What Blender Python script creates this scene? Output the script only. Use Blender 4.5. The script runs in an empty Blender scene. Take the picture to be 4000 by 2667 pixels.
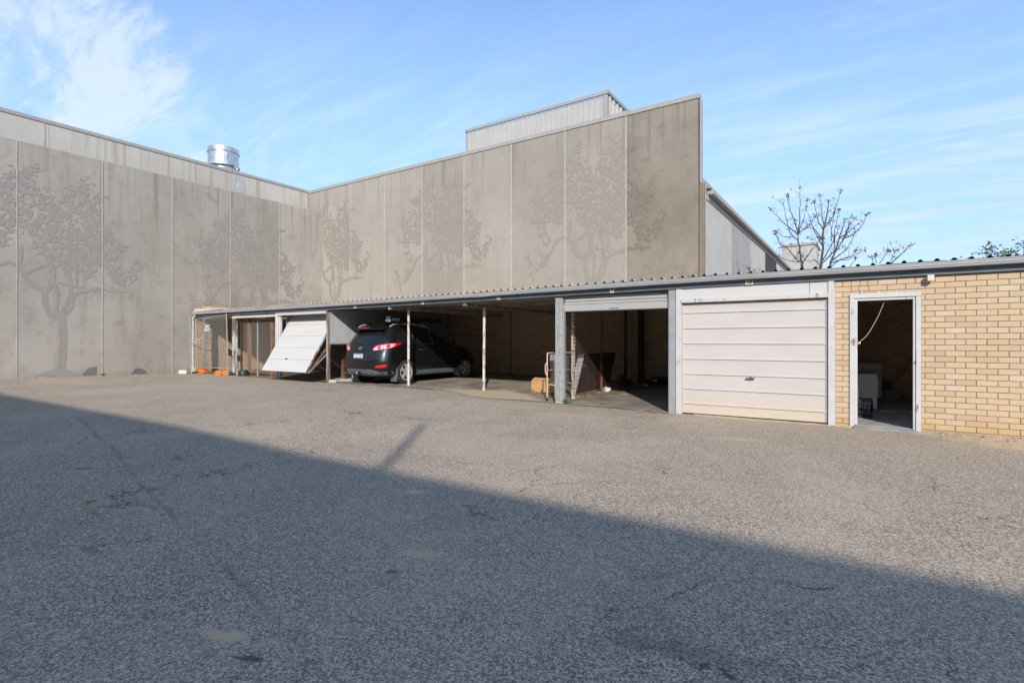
import bpy, bmesh, math, random
import numpy as np
from mathutils import Vector, Matrix, noise as mnoise

# ------------------------------------------------------------------ camera, sky, sun, exposure
sc = bpy.context.scene
C = sc.collection
YAW = math.asin(0.552)
cam = bpy.data.objects.new("camera", bpy.data.cameras.new("camera"))
C.objects.link(cam)
cam.data.sensor_width = 36.0
cam.data.lens = 36.0 * 2076.5 / 4000.0
cam.data.clip_start = 0.05
cam.data.clip_end = 3000.0
cam.location = (-1.90, -10.35, 1.45)
cam.rotation_euler = (math.pi / 2, 0.0, YAW)
sc.camera = cam

SUN_EL = math.radians(28.2)
SUN_AZ = math.atan2(0.565, -0.825)          # clockwise from +Y, direction towards the sun
sun = bpy.data.objects.new("sun", bpy.data.lights.new("sun", "SUN"))
C.objects.link(sun)
sun.data.energy = SUN_STRENGTH = 2.1
sun.data.angle = math.radians(0.6)
sun.data.color = (1.0, 0.95, 0.88)
tosun = Vector((math.sin(SUN_AZ) * math.cos(SUN_EL), math.cos(SUN_AZ) * math.cos(SUN_EL), math.sin(SUN_EL)))
sun.rotation_euler = tosun.to_track_quat('Z', 'Y').to_euler()
sun.location = tosun * 60

world = bpy.data.worlds.new("World")
sc.world = world
world.use_nodes = True
wn = world.node_tree
wn.nodes.clear()
def W(t, **k):
    n = wn.nodes.new(t)
    for a, b in k.items(): setattr(n, a, b)
    return n
def wl(a, b): wn.links.new(a, b)
def wmath(op, a, b=None, clamp=False):
    n = W('ShaderNodeMath', operation=op, use_clamp=clamp)
    for i, v in enumerate((a, b)):
        if v is None: continue
        if isinstance(v, (int, float)): n.inputs[i].default_value = v
        else: wl(v, n.inputs[i])
    return n.outputs[0]
sky = W('ShaderNodeTexSky', sky_type='NISHITA')
sky.sun_disc = False
sky.sun_elevation = SUN_EL
sky.sun_rotation = SUN_AZ
sky.air_density = 0.78
sky.altitude = 600.0
sky.dust_density = 0.0
sky.ozone_density = 1.5
tc = W('ShaderNodeTexCoord')
sep = W('ShaderNodeSeparateXYZ'); wl(tc.outputs['Generated'], sep.inputs[0])
zc = wmath('MAXIMUM', sep.outputs[2], 0.0)
den = wmath('ADD', zc, 0.16)
# the sky dome flattened to a cloud deck, turned so that its streaks run along the view
cx_ = wmath('DIVIDE', sep.outputs[0], den); cy_ = wmath('DIVIDE', sep.outputs[1], den)
comb = W('ShaderNodeCombineXYZ'); wl(cx_, comb.inputs[0]); wl(cy_, comb.inputs[1])
def cloud(scale, rot, stretch, loc, detail, rough, dist=0.0):
    mp = W('ShaderNodeMapping')
    mp.inputs['Location'].default_value = loc
    mp.inputs['Rotation'].default_value = (0, 0, rot)
    mp.inputs['Scale'].default_value = stretch
    wl(comb.outputs[0], mp.inputs[0])
    n = W('ShaderNodeTexNoise')
    n.inputs['Scale'].default_value = scale
    n.inputs['Detail'].default_value = detail
    n.inputs['Roughness'].default_value = rough
    n.inputs['Distortion'].default_value = dist
    wl(mp.outputs[0], n.inputs['Vector'])
    return n.outputs['Fac']
def wramp(v, lo, hi):
    n = W('ShaderNodeMapRange', interpolation_type='SMOOTHSTEP')
    n.inputs[1].default_value = lo; n.inputs[2].default_value = hi
    wl(v, n.inputs[0]); return n.outputs[0]
big = cloud(0.75, YAW + 0.25, (0.55, 1.3, 1), (3.1, 1.7, 0), 3, 0.5, 0.3)
fine = cloud(3.2, YAW + 0.12, (0.5, 2.2, 1), (0.4, 5.2, 0), 9, 0.66, 0.6)
puff = cloud(3.4, YAW + 0.5, (0.7, 1.7, 1), (7.7, 2.2, 0), 10, 0.66, 0.5)
# the bank of broken cloud over the concrete wall
dirb = Vector((-0.552 - 0.834 * 0.86, 0.834 - 0.552 * 0.88, 0.41)).normalized()
dot = W('ShaderNodeVectorMath', operation='DOT_PRODUCT'); wl(tc.outputs['Generated'], dot.inputs[0])
dot.inputs[1].default_value = dirb
bank = wramp(dot.outputs['Value'], 0.962, 0.996)
cir = wmath('MULTIPLY', wramp(big, 0.44, 0.70), wramp(fine, 0.40, 0.72))
veil = wramp(wmath('SUBTRACT', 0.62, zc), 0.02, 0.50)
low = wmath('MULTIPLY', veil, wmath('ADD', 0.78, wmath('MULTIPLY', wramp(fine, 0.34, 0.66), 0.22)))
bk = wmath('MULTIPLY', wramp(bank, 0.05, 0.6), wramp(wmath('ADD', wmath('MULTIPLY', bank, 0.22), puff), 0.52, 0.80))
cov = wmath('MAXIMUM', wmath('MULTIPLY', cir, 0.58), wmath('MULTIPLY', low, 0.90))
cov = wmath('MAXIMUM', cov, wmath('MULTIPLY', bk, 0.80))
cov = wmath('MINIMUM', cov, 0.93)
# thin haze is bluer than the thick parts of the cloud
tone = W('ShaderNodeMix', data_type='RGBA')
wl(wmath('MAXIMUM', wmath('MULTIPLY', wramp(fine, 0.38, 0.70), 0.75), bk), tone.inputs[0])
tone.inputs[6].default_value = (1.15, 1.78, 2.8, 1)
tone.inputs[7].default_value = (2.3, 2.65, 3.1, 1)
mixc = W('ShaderNodeMix', data_type='RGBA')
wl(cov, mixc.inputs[0]); wl(sky.outputs[0], mixc.inputs[6]); wl(tone.outputs[2], mixc.inputs[7])
bg = W('ShaderNodeBackground'); wl(mixc.outputs[2], bg.inputs[0])
bg.inputs[1].default_value = SKY_STRENGTH = 0.15
out = W('ShaderNodeOutputWorld'); wl(bg.outputs[0], out.inputs[0])

sc.view_settings.view_transform = 'Standard'
sc.view_settings.look = 'None'
sc.view_settings.gamma = 1.0
sc.view_settings.use_curve_mapping = False
sc.view_settings.exposure = 1.18
sc.render.engine = 'CYCLES'
sc.cycles.max_bounces = 14
sc.cycles.diffuse_bounces = 10
sc.cycles.use_denoising = True

rng = random.Random(7)

# ------------------------------------------------------------------ material helpers
class NT:
    def __init__(s, name, rough=0.8, metal=0.0, spec=None):
        s.m = bpy.data.materials.new(name); s.m.use_nodes = True
        s.t = s.m.node_tree; s.b = s.t.nodes['Principled BSDF']
        s.b.inputs['Roughness'].default_value = rough
        s.b.inputs['Metallic'].default_value = metal
        if spec is not None: s.b.inputs['Specular IOR Level'].default_value = spec
        s._pos = None
    def n(s, t, **k):
        x = s.t.nodes.new(t)
        for a, b in k.items(): setattr(x, a, b)
        return x
    def l(s, a, b): s.t.links.new(a, b)
    @property
    def pos(s):
        if s._pos is None: s._pos = s.n('ShaderNodeNewGeometry').outputs['Position']
        return s._pos
    def map(s, scale=(1, 1, 1), loc=(0, 0, 0), rot=(0, 0, 0), v=None):
        x = s.n('ShaderNodeMapping')
        x.inputs['Scale'].default_value = scale; x.inputs['Location'].default_value = loc; x.inputs['Rotation'].default_value = rot
        s.l(v or s.pos, x.inputs[0]); return x.outputs[0]
    def noise(s, scale, detail=4, rough=0.55, v=None, dist=0.0):
        x = s.n('ShaderNodeTexNoise')
        x.inputs['Scale'].default_value = scale; x.inputs['Detail'].default_value = detail
        x.inputs['Roughness'].default_value = rough; x.inputs['Distortion'].default_value = dist
        s.l(v or s.pos, x.inputs['Vector']); return x.outputs['Fac']
    def vor(s, scale, feature='F1', v=None, rnd=1.0):
        x = s.n('ShaderNodeTexVoronoi', feature=feature)
        x.inputs['Scale'].default_value = scale
        x.inputs['Randomness'].default_value = rnd
        s.l(v or s.pos, x.inputs['Vector']); return x
    def rng(s, v, lo, hi, a=0.0, b=1.0, smooth=True):
        x = s.n('ShaderNodeMapRange', interpolation_type='SMOOTHSTEP' if smooth else 'LINEAR')
        for i, q in enumerate((lo, hi, a, b)): x.inputs[i + 1].default_value = q
        s.l(v, x.inputs[0]); return x.outputs[0]
    def math(s, op, a, b=None):
        x = s.n('ShaderNodeMath', operation=op)
        for i, v in enumerate((a, b)):
            if v is None: continue
            if isinstance(v, (int, float)): x.inputs[i].default_value = v
            else: s.l(v, x.inputs[i])
        return x.outputs[0]
    def mix(s, f, a, b, mode='MIX'):
        x = s.n('ShaderNodeMix', data_type='RGBA', blend_type=mode)
        for i, v in ((0, f), (6, a), (7, b)):
            if isinstance(v, (int, float)): x.inputs[i].default_value = v
            elif isinstance(v, tuple): x.inputs[i].default_value = (*v, 1) if len(v) == 3 else v
            else: s.l(v, x.inputs[i])
        return x.outputs[2]
    def xyz(s, v=None):
        x = s.n('ShaderNodeSeparateXYZ'); s.l(v or s.pos, x.inputs[0]); return x.outputs
    def col(s, c):
        if isinstance(c, tuple): s.b.inputs['Base Color'].default_value = (*c, 1)
        else: s.l(c, s.b.inputs['Base Color'])
        return s
    def rough(s, v): s.l(v, s.b.inputs['Roughness']); return s
    def bump(s, h, strength=0.4, dist=0.01):
        x = s.n('ShaderNodeBump'); x.inputs['Strength'].default_value = strength; x.inputs['Distance'].default_value = dist
        s.l(h, x.inputs['Height']); s.l(x.outputs[0], s.b.inputs['Normal']); return s
    def rand(s): return s.n('ShaderNodeObjectInfo').outputs['Random']

def plain(name, c, rough=0.6, metal=0.0, var=0.12, scale=6.0, bump=0.0, spec=None):
    """a paint, plastic or metal with slight uneven tone"""
    t = NT(name, rough, metal, spec)
    d = tuple(x * (1 - var) for x in c); e = tuple(min(1, x * (1 + var)) for x in c)
    f = t.noise(scale, 5, 0.6)
    t.col(t.mix(t.rng(f, 0.3, 0.7), d, e))
    if bump: t.bump(t.noise(scale * 12, 3), bump, 0.004)
    return t.m

def concrete(name, a, b, stain, streak=0.5, blot=0.25, ztop=None):
    t = NT(name, 0.9, spec=0.25)
    n1 = t.noise(0.45, 6, 0.6); n2 = t.noise(2.2, 7, 0.68, dist=0.4)
    st = t.noise(1.0, 5, 0.65, v=t.map((2.3, 2.3, 0.22)))
    fine = t.noise(28, 4, 0.7)
    c = t.mix(t.rng(n1, 0.33, 0.66), a, b)
    c = t.mix(t.math('MULTIPLY', t.rng(n2, 0.50, 0.74), blot * 2.0), c, stain)
    c = t.mix(t.math('MULTIPLY', t.rng(st, 0.50, 0.76), streak), c, stain)
    spots = t.rng(t.noise(5.5, 3, 0.5), 0.70, 0.78)
    c = t.mix(t.math('MULTIPLY', spots, 0.35), c, tuple(x * 0.5 for x in stain))
    c = t.mix(t.rng(fine, 0.2, 0.8, 0.0, 0.30), c, tuple(x * 0.72 for x in a))
    c = t.mix(1.0, c, t.mix(t.rand(), (0.90, 0.90, 0.89), (1.06, 1.055, 1.05)), 'MULTIPLY')
    if ztop:
        z = t.xyz()[2]
        run = t.noise(1.0, 5, 0.7, v=t.map((5.5, 5.5, 0.10), (3, 8, 0)))
        reach = t.rng(z, ztop - 2.6, ztop)
        c = t.mix(t.math('MULTIPLY', t.math('MULTIPLY', t.rng(run, 0.50, 0.72), reach), 0.7), c, tuple(x * 0.75 for x in stain))
        foot = t.rng(t.math('ADD', z, t.math('MULTIPLY', t.noise(2.5, 5, 0.7), 0.5)), 0.85, 0.45)
        c = t.mix(t.math('MULTIPLY', foot, 0.30), c, stain)
    t.col(c); t.bump(t.noise(45, 5, 0.7), 0.22, 0.006)
    return t.m

M = {}
M['conc_left'] = concrete('concrete_grey', (0.412, 0.373, 0.321), (0.345, 0.310, 0.263), (0.230, 0.196, 0.154), 0.62, 0.30, 7.63)
M['conc_right'] = concrete('concrete_warm', (0.369, 0.332, 0.278), (0.321, 0.285, 0.235), (0.235, 0.196, 0.149), 0.34, 0.18, 8.75)
M['conc_mottled'] = concrete('concrete_mottled', (0.305, 0.265, 0.211), (0.214, 0.181, 0.137), (0.161, 0.132, 0.097), 0.22, 0.36, 8.75)
M['conc_nib'] = concrete('concrete_brown', (0.268, 0.213, 0.154), (0.219, 0.171, 0.120), (0.139, 0.104, 0.070), 0.4, 0.3)
M['conc_back'] = concrete('concrete_pale', (0.531, 0.492, 0.430), (0.474, 0.436, 0.381), (0.347, 0.262, 0.161), 0.40, 0.10, 8.77)
def relief(name, a, b):
    t = NT(name, 0.95, spec=0.2)
    n = t.noise(9, 7, 0.75); f = t.noise(60, 3, 0.6)
    c = t.mix(t.rng(n, 0.32, 0.66), a, b)
    c = t.mix(t.rng(f, 0.3, 0.8, 0, 0.35), c, tuple(x * 0.6 for x in b))
    t.col(c); t.bump(t.noise(26, 6, 0.8), 0.45, 0.02)
    return t.m
M['rel_left'] = relief('etched_concrete_grey', (0.339, 0.310, 0.271), (0.289, 0.262, 0.228))
M['rel_right'] = relief('etched_concrete_warm', (0.321, 0.288, 0.241), (0.278, 0.247, 0.204))
M['joint'] = plain('sealant_grey', (0.41, 0.385, 0.345), 0.8)
M['joint_dark'] = plain('sealant_stained', (0.43, 0.40, 0.355), 0.8)
M['flash'] = plain('capping_steel', (0.335, 0.318, 0.285), 0.7, 0.0, 0.06)
M['clad'] = plain('cladding_pale', (0.42, 0.402, 0.36), 0.8, 0.0, 0.05, 1.5)
M['clad_grey'] = plain('cladding_grey', (0.315, 0.30, 0.29), 0.8, 0.0, 0.05, 1.5)
M['clad_dark'] = plain('cladding_charcoal', (0.04, 0.041, 0.044), 0.9, 0.0, 0.08, 1.5)
M['galv'] = plain('galvanised_steel', (0.40, 0.40, 0.385), 0.5, 0.35, 0.25, 30)
M['cowl'] = plain('bright_spun_steel', (0.62, 0.59, 0.55), 0.34, 0.9, 0.14, 5)
M['gutter'] = plain('gutter_grey', (0.38, 0.375, 0.37), 0.45, 0.1, 0.08, 1.2)
M['beam'] = plain('beam_slate', (0.105, 0.135, 0.16), 0.5, 0.0, 0.15, 3)
M['roof_tan'] = plain('roof_tan', (0.56, 0.44, 0.31), 0.55, 0.0, 0.1, 2)
M['lining'] = plain('roof_lining_dark', (0.32, 0.28, 0.23), 0.9)
M['plate'] = plain('plate_cream', (0.66, 0.55, 0.38), 0.6, 0, 0.08)
M['black'] = plain('black_plastic', (0.016, 0.016, 0.018), 0.5)
M['ink'] = plain('ink_black', (0.02, 0.02, 0.02), 0.7)
M['white'] = plain('white_sign_paint', (0.58, 0.58, 0.57), 0.5, 0, 0.05)
M['cream'] = plain('cream_plastic', (0.60, 0.58, 0.46), 0.5, 0, 0.05)
M['wire'] = plain('wire_dull', (0.25, 0.25, 0.24), 0.5, 0.6)
M['rope'] = plain('rope_tan', (0.46, 0.37, 0.23), 0.8)
M['wht_cable'] = plain('cable_white', (0.6, 0.58, 0.55), 0.6)
M['orange'] = plain('orange_plastic', (0.80, 0.17, 0.015), 0.55, 0, 0.08)
M['partition'] = plain('fibro_grey', (0.42, 0.42, 0.41), 0.8, 0, 0.14, 2.5, 0.1)

def brickmat(name, rand_attr):
    t = NT(name, 0.9, spec=0.2)
    if rand_attr:
        r = t.n('ShaderNodeAttribute', attribute_name='rnd').outputs['Fac']
    else: r = t.rand()
    x = t.n('ShaderNodeValToRGB'); t.l(r, x.inputs[0])
    e = x.color_ramp.elements
    e[0].position = 0.0; e[0].color = (0.509, 0.362, 0.207, 1)
    e[1].position = 1.0; e[1].color = (0.562, 0.432, 0.295, 1)
    for p, c in ((0.08, (0.50, 0.36, 0.24, 1)), (0.93, (0.53, 0.39, 0.285, 1)), (0.97, (0.62, 0.49, 0.36, 1)), (0.25, (0.552, 0.409, 0.255, 1)), (0.6, (0.571, 0.428, 0.277, 1)), (0.85, (0.528, 0.405, 0.277, 1))):
        k = e.new(p); k.color = c
    c = t.mix(t.math('MULTIPLY', t.rng(t.noise(7, 5, 0.7), 0.42, 0.75), 0.35), x.outputs[0], (0.47, 0.306, 0.152))
    c = t.mix(t.rng(t.noise(90, 2, 0.6), 0.6, 0.85, 0, 0.35), c, (0.34, 0.229, 0.120))
    z = t.xyz()[2]
    damp = t.math('MULTIPLY', t.rng(t.math('ADD', z, t.math('MULTIPLY', t.noise(3.0, 4), 0.35)), 0.55, 0.18), 0.75)
    c = t.mix(damp, c, (0.50, 0.315, 0.128))
    t.col(c); t.bump(t.noise(120, 4, 0.7), 0.3, 0.003)
    return t.m
M['brick'] = brickmat('cream_brick', False)
M['brick_attr'] = brickmat('cream_brick_joined', True)
M['mortar'] = plain('mortar_olive', (0.29, 0.225, 0.145), 0.95, 0, 0.15, 8)

def peeling(name, paint, under, amount, metal=0.0, stretch=0.22, rough=0.6, sc_=14):
    """old paint flaking from what it covers"""
    t = NT(name, rough, 0.0)
    f = t.noise(sc_, 7, 0.68, v=t.map((1, 1, stretch)), dist=0.3)
    big = t.noise(1.7, 3, 0.5)
    m = t.rng(t.math('ADD', f, t.math('MULTIPLY', t.math('SUBTRACT', big, 0.5), 0.5)), amount, amount + 0.05)
    p = t.mix(t.rng(t.noise(3, 4), 0.3, 0.7), paint, tuple(x * 0.9 for x in paint))
    u = t.mix(t.rng(t.noise(22, 5, 0.6, v=t.map((1, 1, 0.12))), 0.3, 0.7), under, tuple(x * 0.5 for x in under))
    t.col(t.mix(m, p, u)); t.bump(t.math('SUBTRACT', 1.0, m), 0.5, 0.004)
    return t.m
M['peel'] = peeling('white_paint_peeling', (0.555, 0.54, 0.515), (0.27, 0.22, 0.18), 0.62)
M['peel_little'] = peeling('white_paint_worn', (0.565, 0.55, 0.525), (0.28, 0.20, 0.145), 0.625)
M['peel_much'] = peeling('grey_timber_flaking', (0.50, 0.485, 0.47), (0.21, 0.165, 0.135), 0.47, stretch=0.12)
M['timber'] = peeling('bare_grey_timber', (0.36, 0.32, 0.28), (0.22, 0.17, 0.13), 0.5, stretch=0.06)
M['rustpost'] = peeling('white_post_rusting', (0.62, 0.58, 0.52), (0.30, 0.12, 0.04), 0.53, stretch=0.3, sc_=20)
M['rust'] = peeling('rusty_steel', (0.30, 0.115, 0.04), (0.16, 0.07, 0.035), 0.5, stretch=0.4, rough=0.85)
M['rustdark'] = peeling('dark_rusty_steel', (0.10, 0.055, 0.038), (0.05, 0.03, 0.025), 0.5, stretch=0.4, rough=0.8)
M['redwood'] = peeling('red_brown_timber', (0.26, 0.12, 0.055), (0.12, 0.06, 0.035), 0.52, stretch=0.08, rough=0.85)
M['pinkpaint'] = peeling('pink_enamel_scratched', (0.66, 0.43, 0.33), (0.28, 0.14, 0.08), 0.67, stretch=0.5, sc_=26)

def doorpaint():
    t = NT('garage_door_enamel', 0.5)
    z = t.xyz()[2]
    c = t.mix(t.rng(t.noise(2.0, 5, 0.6, v=t.map((0.6, 1, 2.2))), 0.3, 0.75), (0.555, 0.514, 0.472), (0.510, 0.470, 0.429))
    n = t.noise(5, 6, 0.7, v=t.map((0.7, 1, 1)))
    low = t.rng(t.math('ADD', z, t.math('MULTIPLY', n, 0.5)), 0.92, 0.36)
    c = t.mix(t.math('MULTIPLY', low, 0.60), c, (0.580, 0.465, 0.327))
    hi = t.rng(t.math('ADD', z, t.math('MULTIPLY', n, 0.25)), 2.12, 2.32)
    c = t.mix(t.math('MULTIPLY', hi, 0.55), c, (0.500, 0.415, 0.318))
    sp = t.rng(t.noise(38, 3, 0.6), 0.73, 0.78)
    c = t.mix(t.math('MULTIPLY', sp, t.rng(z, 0.9, 0.1)), c, (0.200, 0.129, 0.087))
    t.col(c); return t.m
M['gdoor'] = doorpaint()
def tiltpaint():
    t = NT('tilt_door_white', 0.5)
    c = t.mix(t.rng(t.noise(2.5, 5, 0.6, v=t.map((0.5, 1, 1.6))), 0.3, 0.75), (0.575, 0.555, 0.52), (0.53, 0.51, 0.475))
    c = t.mix(t.rng(t.noise(3.0, 6, 0.7, v=t.map((3, 1, 0.4))), 0.58, 0.80, 0, 0.35), c, (0.42, 0.38, 0.32))
    c = t.mix(t.rng(t.noise(30, 3, 0.6), 0.74, 0.78, 0, 0.8), c, (0.22, 0.13, 0.08))
    t.col(c); return t.m
M['tdoor'] = tiltpaint()

def asphalt():
    """old chip seal: pale worn stones in grey binder, drifts of sand, fine cracks"""
    t = NT('worn_chip_seal', 0.9, spec=0.2)
    v1 = t.vor(125); v2 = t.vor(68); v3 = t.vor(230)
    def ch(v, k):
        q = t.n('ShaderNodeSeparateColor'); t.l(v.outputs['Color'], q.inputs[0]); return q.outputs[k]
    c = t.mix(t.rng(ch(v1, 0), 0.15, 0.9), (0.175, 0.150, 0.112), (0.728, 0.569, 0.406))
    c = t.mix(t.math('MULTIPLY', t.rng(ch(v3, 1), 0.55, 0.8), 0.6), c, (0.127, 0.101, 0.077))
    c = t.mix(t.math('MULTIPLY', t.rng(ch(v2, 1), 0.66, 0.9), 0.4), c, (0.740, 0.594, 0.418))
    c = t.mix(t.math('MULTIPLY', t.rng(ch(v2, 2), 0.70, 0.9), 0.4), c, (0.162, 0.128, 0.097))
    mid = t.noise(30, 5, 0.75)
    c = t.mix(t.rng(mid, 0.48, 0.72, 0, 0.25), c, (0.266, 0.213, 0.161))
    worn = t.noise(0.55, 6, 0.62, dist=0.5)
    c = t.mix(t.rng(worn, 0.42, 0.70, 0, 0.28), c, (0.601, 0.468, 0.333))
    dk = t.noise(0.9, 6, 0.66, v=t.map((1, 1, 1), (9, 3, 0)), dist=0.4)
    c = t.mix(t.rng(dk, 0.52, 0.74, 0, 0.30), c, (0.249, 0.200, 0.153))
    # fine cracks that wander over the yard, some filled with sand
    wv = t.n('ShaderNodeVectorMath', operation='ADD'); t.l(t.pos, wv.inputs[0])
    wn_ = t.n('ShaderNodeTexNoise'); wn_.inputs['Scale'].default_value = 1.6; wn_.inputs['Detail'].default_value = 7; wn_.inputs['Roughness'].default_value = 0.6
    t.l(t.pos, wn_.inputs['Vector'])
    sc2 = t.n('ShaderNodeVectorMath', operation='SCALE'); sc2.inputs['Scale'].default_value = 0.9
    t.l(wn_.outputs['Color'], sc2.inputs[0]); t.l(sc2.outputs[0], wv.inputs[1])
    ve = t.vor(0.36, 'DISTANCE_TO_EDGE', v=wv.outputs[0])
    cr = t.math('MULTIPLY', t.rng(ve.outputs['Distance'], 0.0055, 0.0018), t.rng(t.noise(0.45, 3, 0.5, v=t.map((1, 1, 1), (2.2, 7.1, 0))), 0.46, 0.55))
    cr = t.math('MULTIPLY', cr, t.rng(t.noise(7, 3, 0.6), 0.33, 0.5))
    crc = t.mix(t.rng(t.noise(2.7, 3), 0.42, 0.58), (0.08, 0.070, 0.043), (0.381, 0.272, 0.136))
    c = t.mix(t.math('MULTIPLY', cr, 0.85), c, crc)
    # thin drifts of sand
    sd = t.noise(1.0, 6, 0.7, v=t.map((0.55, 1.5, 1), (1.3, 0, 0), (0, 0, 0.5)), dist=0.4)
    sm = t.math('MULTIPLY', t.rng(sd, 0.655, 0.735), t.rng(t.noise(45, 3), 0.35, 0.6))
    c = t.mix(t.math('MULTIPLY', sm, 0.6), c, (0.635, 0.433, 0.248))
    lf = t.rng(t.noise(6.0, 2, 0.4, v=t.map((1, 1.8, 1), (4, 4, 0), (0, 0, 0.8))), 0.795, 0.81)
    c = t.mix(t.math('MULTIPLY', lf, 0.8), c, (0.116, 0.065, 0.034))
    # spills and sandy smears that lie where they lie in the yard
    for (sx, sy, rx_, ry_, an, colr, k) in STAINS:
        mp = t.n('ShaderNodeMapping', vector_type='TEXTURE'); mp.inputs['Location'].default_value = (sx, sy, 0); mp.inputs['Rotation'].default_value = (0, 0, an); mp.inputs['Scale'].default_value = (rx_, ry_, 50)
        t.l(t.pos, mp.inputs[0]); ln = t.n('ShaderNodeVectorMath', operation='LENGTH'); t.l(mp.outputs[0], ln.inputs[0])
        e = t.math('ADD', ln.outputs['Value'], t.math('MULTIPLY', t.math('SUBTRACT', t.noise(9, 5, 0.7, v=t.map((1, 1, 1), (sx, sy, 3))), 0.5), 2.6))
        c = t.mix(t.rng(e, 1.1, 0.35, 0, k), c, colr)
    # the bitumen seam sealed across the yard
    p = t.n('ShaderNodeVectorMath', operation='DOT_PRODUCT'); t.l(t.pos, p.inputs[0]); p.inputs[1].default_value = (SEAM[0], SEAM[1], 0)
    d = t.math('ABSOLUTE', t.math('ADD', t.math('SUBTRACT', p.outputs['Value'], SEAM[2]), t.math('MULTIPLY', t.math('SUBTRACT', t.noise(1.1, 3), 0.5), 0.12)))
    x = t.xyz()
    seam = t.math('MULTIPLY', t.rng(d, 0.038, 0.005), t.math('MULTIPLY', t.rng(x[0], -3.6, -5.2), t.rng(x[0], -13.5, -12.0)))
    seam = t.math('MULTIPLY', seam, t.rng(t.noise(3.0, 4), 0.3, 0.6))
    c = t.mix(t.math('MULTIPLY', seam, 0.5), c, (0.150, 0.130, 0.115))
    t.col(c)
    t.bump(t.math('SUBTRACT', t.math('MULTIPLY', t.noise(40, 3), 0.4), t.math('MULTIPLY', v1.outputs['Distance'], 12.0)), 0.25, 0.005)
    return t.m

def yardfloor():
    """dirty bay floor: old seal under dust, with sand blown in at the front"""
    t = NT('bay_floor_dusty', 0.9, spec=0.2)
    x = t.xyz()
    n = t.noise(1.3, 6, 0.62, dist=0.4); f = t.noise(60, 3, 0.6)
    c = t.mix(t.rng(n, 0.36, 0.62), (0.19, 0.165, 0.135), (0.36, 0.295, 0.21))
    st = t.noise(1.5, 5, 0.6, v=t.map((2.2, 0.5, 1), (3, 0, 0), (0, 0, 0.6)))
    c = t.mix(t.rng(st, 0.52, 0.66, 0, 0.7), c, (0.15, 0.14, 0.13))
    c = t.mix(t.rng(f, 0.3, 0.75, 0, 0.4), c, (0.11, 0.095, 0.08))
    # sand apron between the second white post and the folded bed
    dx = t.math('ABSOLUTE', t.math('ADD', x[0], 9.35))
    e = t.math('ADD', t.math('MULTIPLY', dx, 0.62), t.math('ABSOLUTE', t.math('MULTIPLY', t.math('SUBTRACT', x[1], 0.05), 1.1)))
    e = t.math('ADD', e, t.math('MULTIPLY', t.math('SUBTRACT', t.noise(2.2, 5, 0.65), 0.5), 1.1))
    c = t.mix(t.rng(e, 1.15, 0.85), c, t.mix(t.rng(f, 0.2, 0.8), (0.42, 0.325, 0.205), (0.52, 0.41, 0.27)))
    t.col(c); t.bump(t.noise(70, 4), 0.3, 0.004)
    return t.m
M['floor'] = yardfloor()
M['slab'] = plain('laundry_slab', (0.36, 0.34, 0.30), 0.75, 0, 0.22, 2.2, 0.1)
def sandmat():
    t = NT('blown_sand', 0.95, spec=0.15)
    c = t.mix(t.rng(t.noise(4, 6, 0.7), 0.35, 0.7), (0.52, 0.40, 0.255), (0.37, 0.29, 0.19))
    c = t.mix(t.rng(t.noise(40, 4, 0.7), 0.6, 0.75, 0, 0.6), c, (0.14, 0.11, 0.085))
    t.col(c); t.bump(t.noise(30, 6, 0.7), 0.6, 0.02); return t.m
M['sand'] = sandmat()

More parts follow.
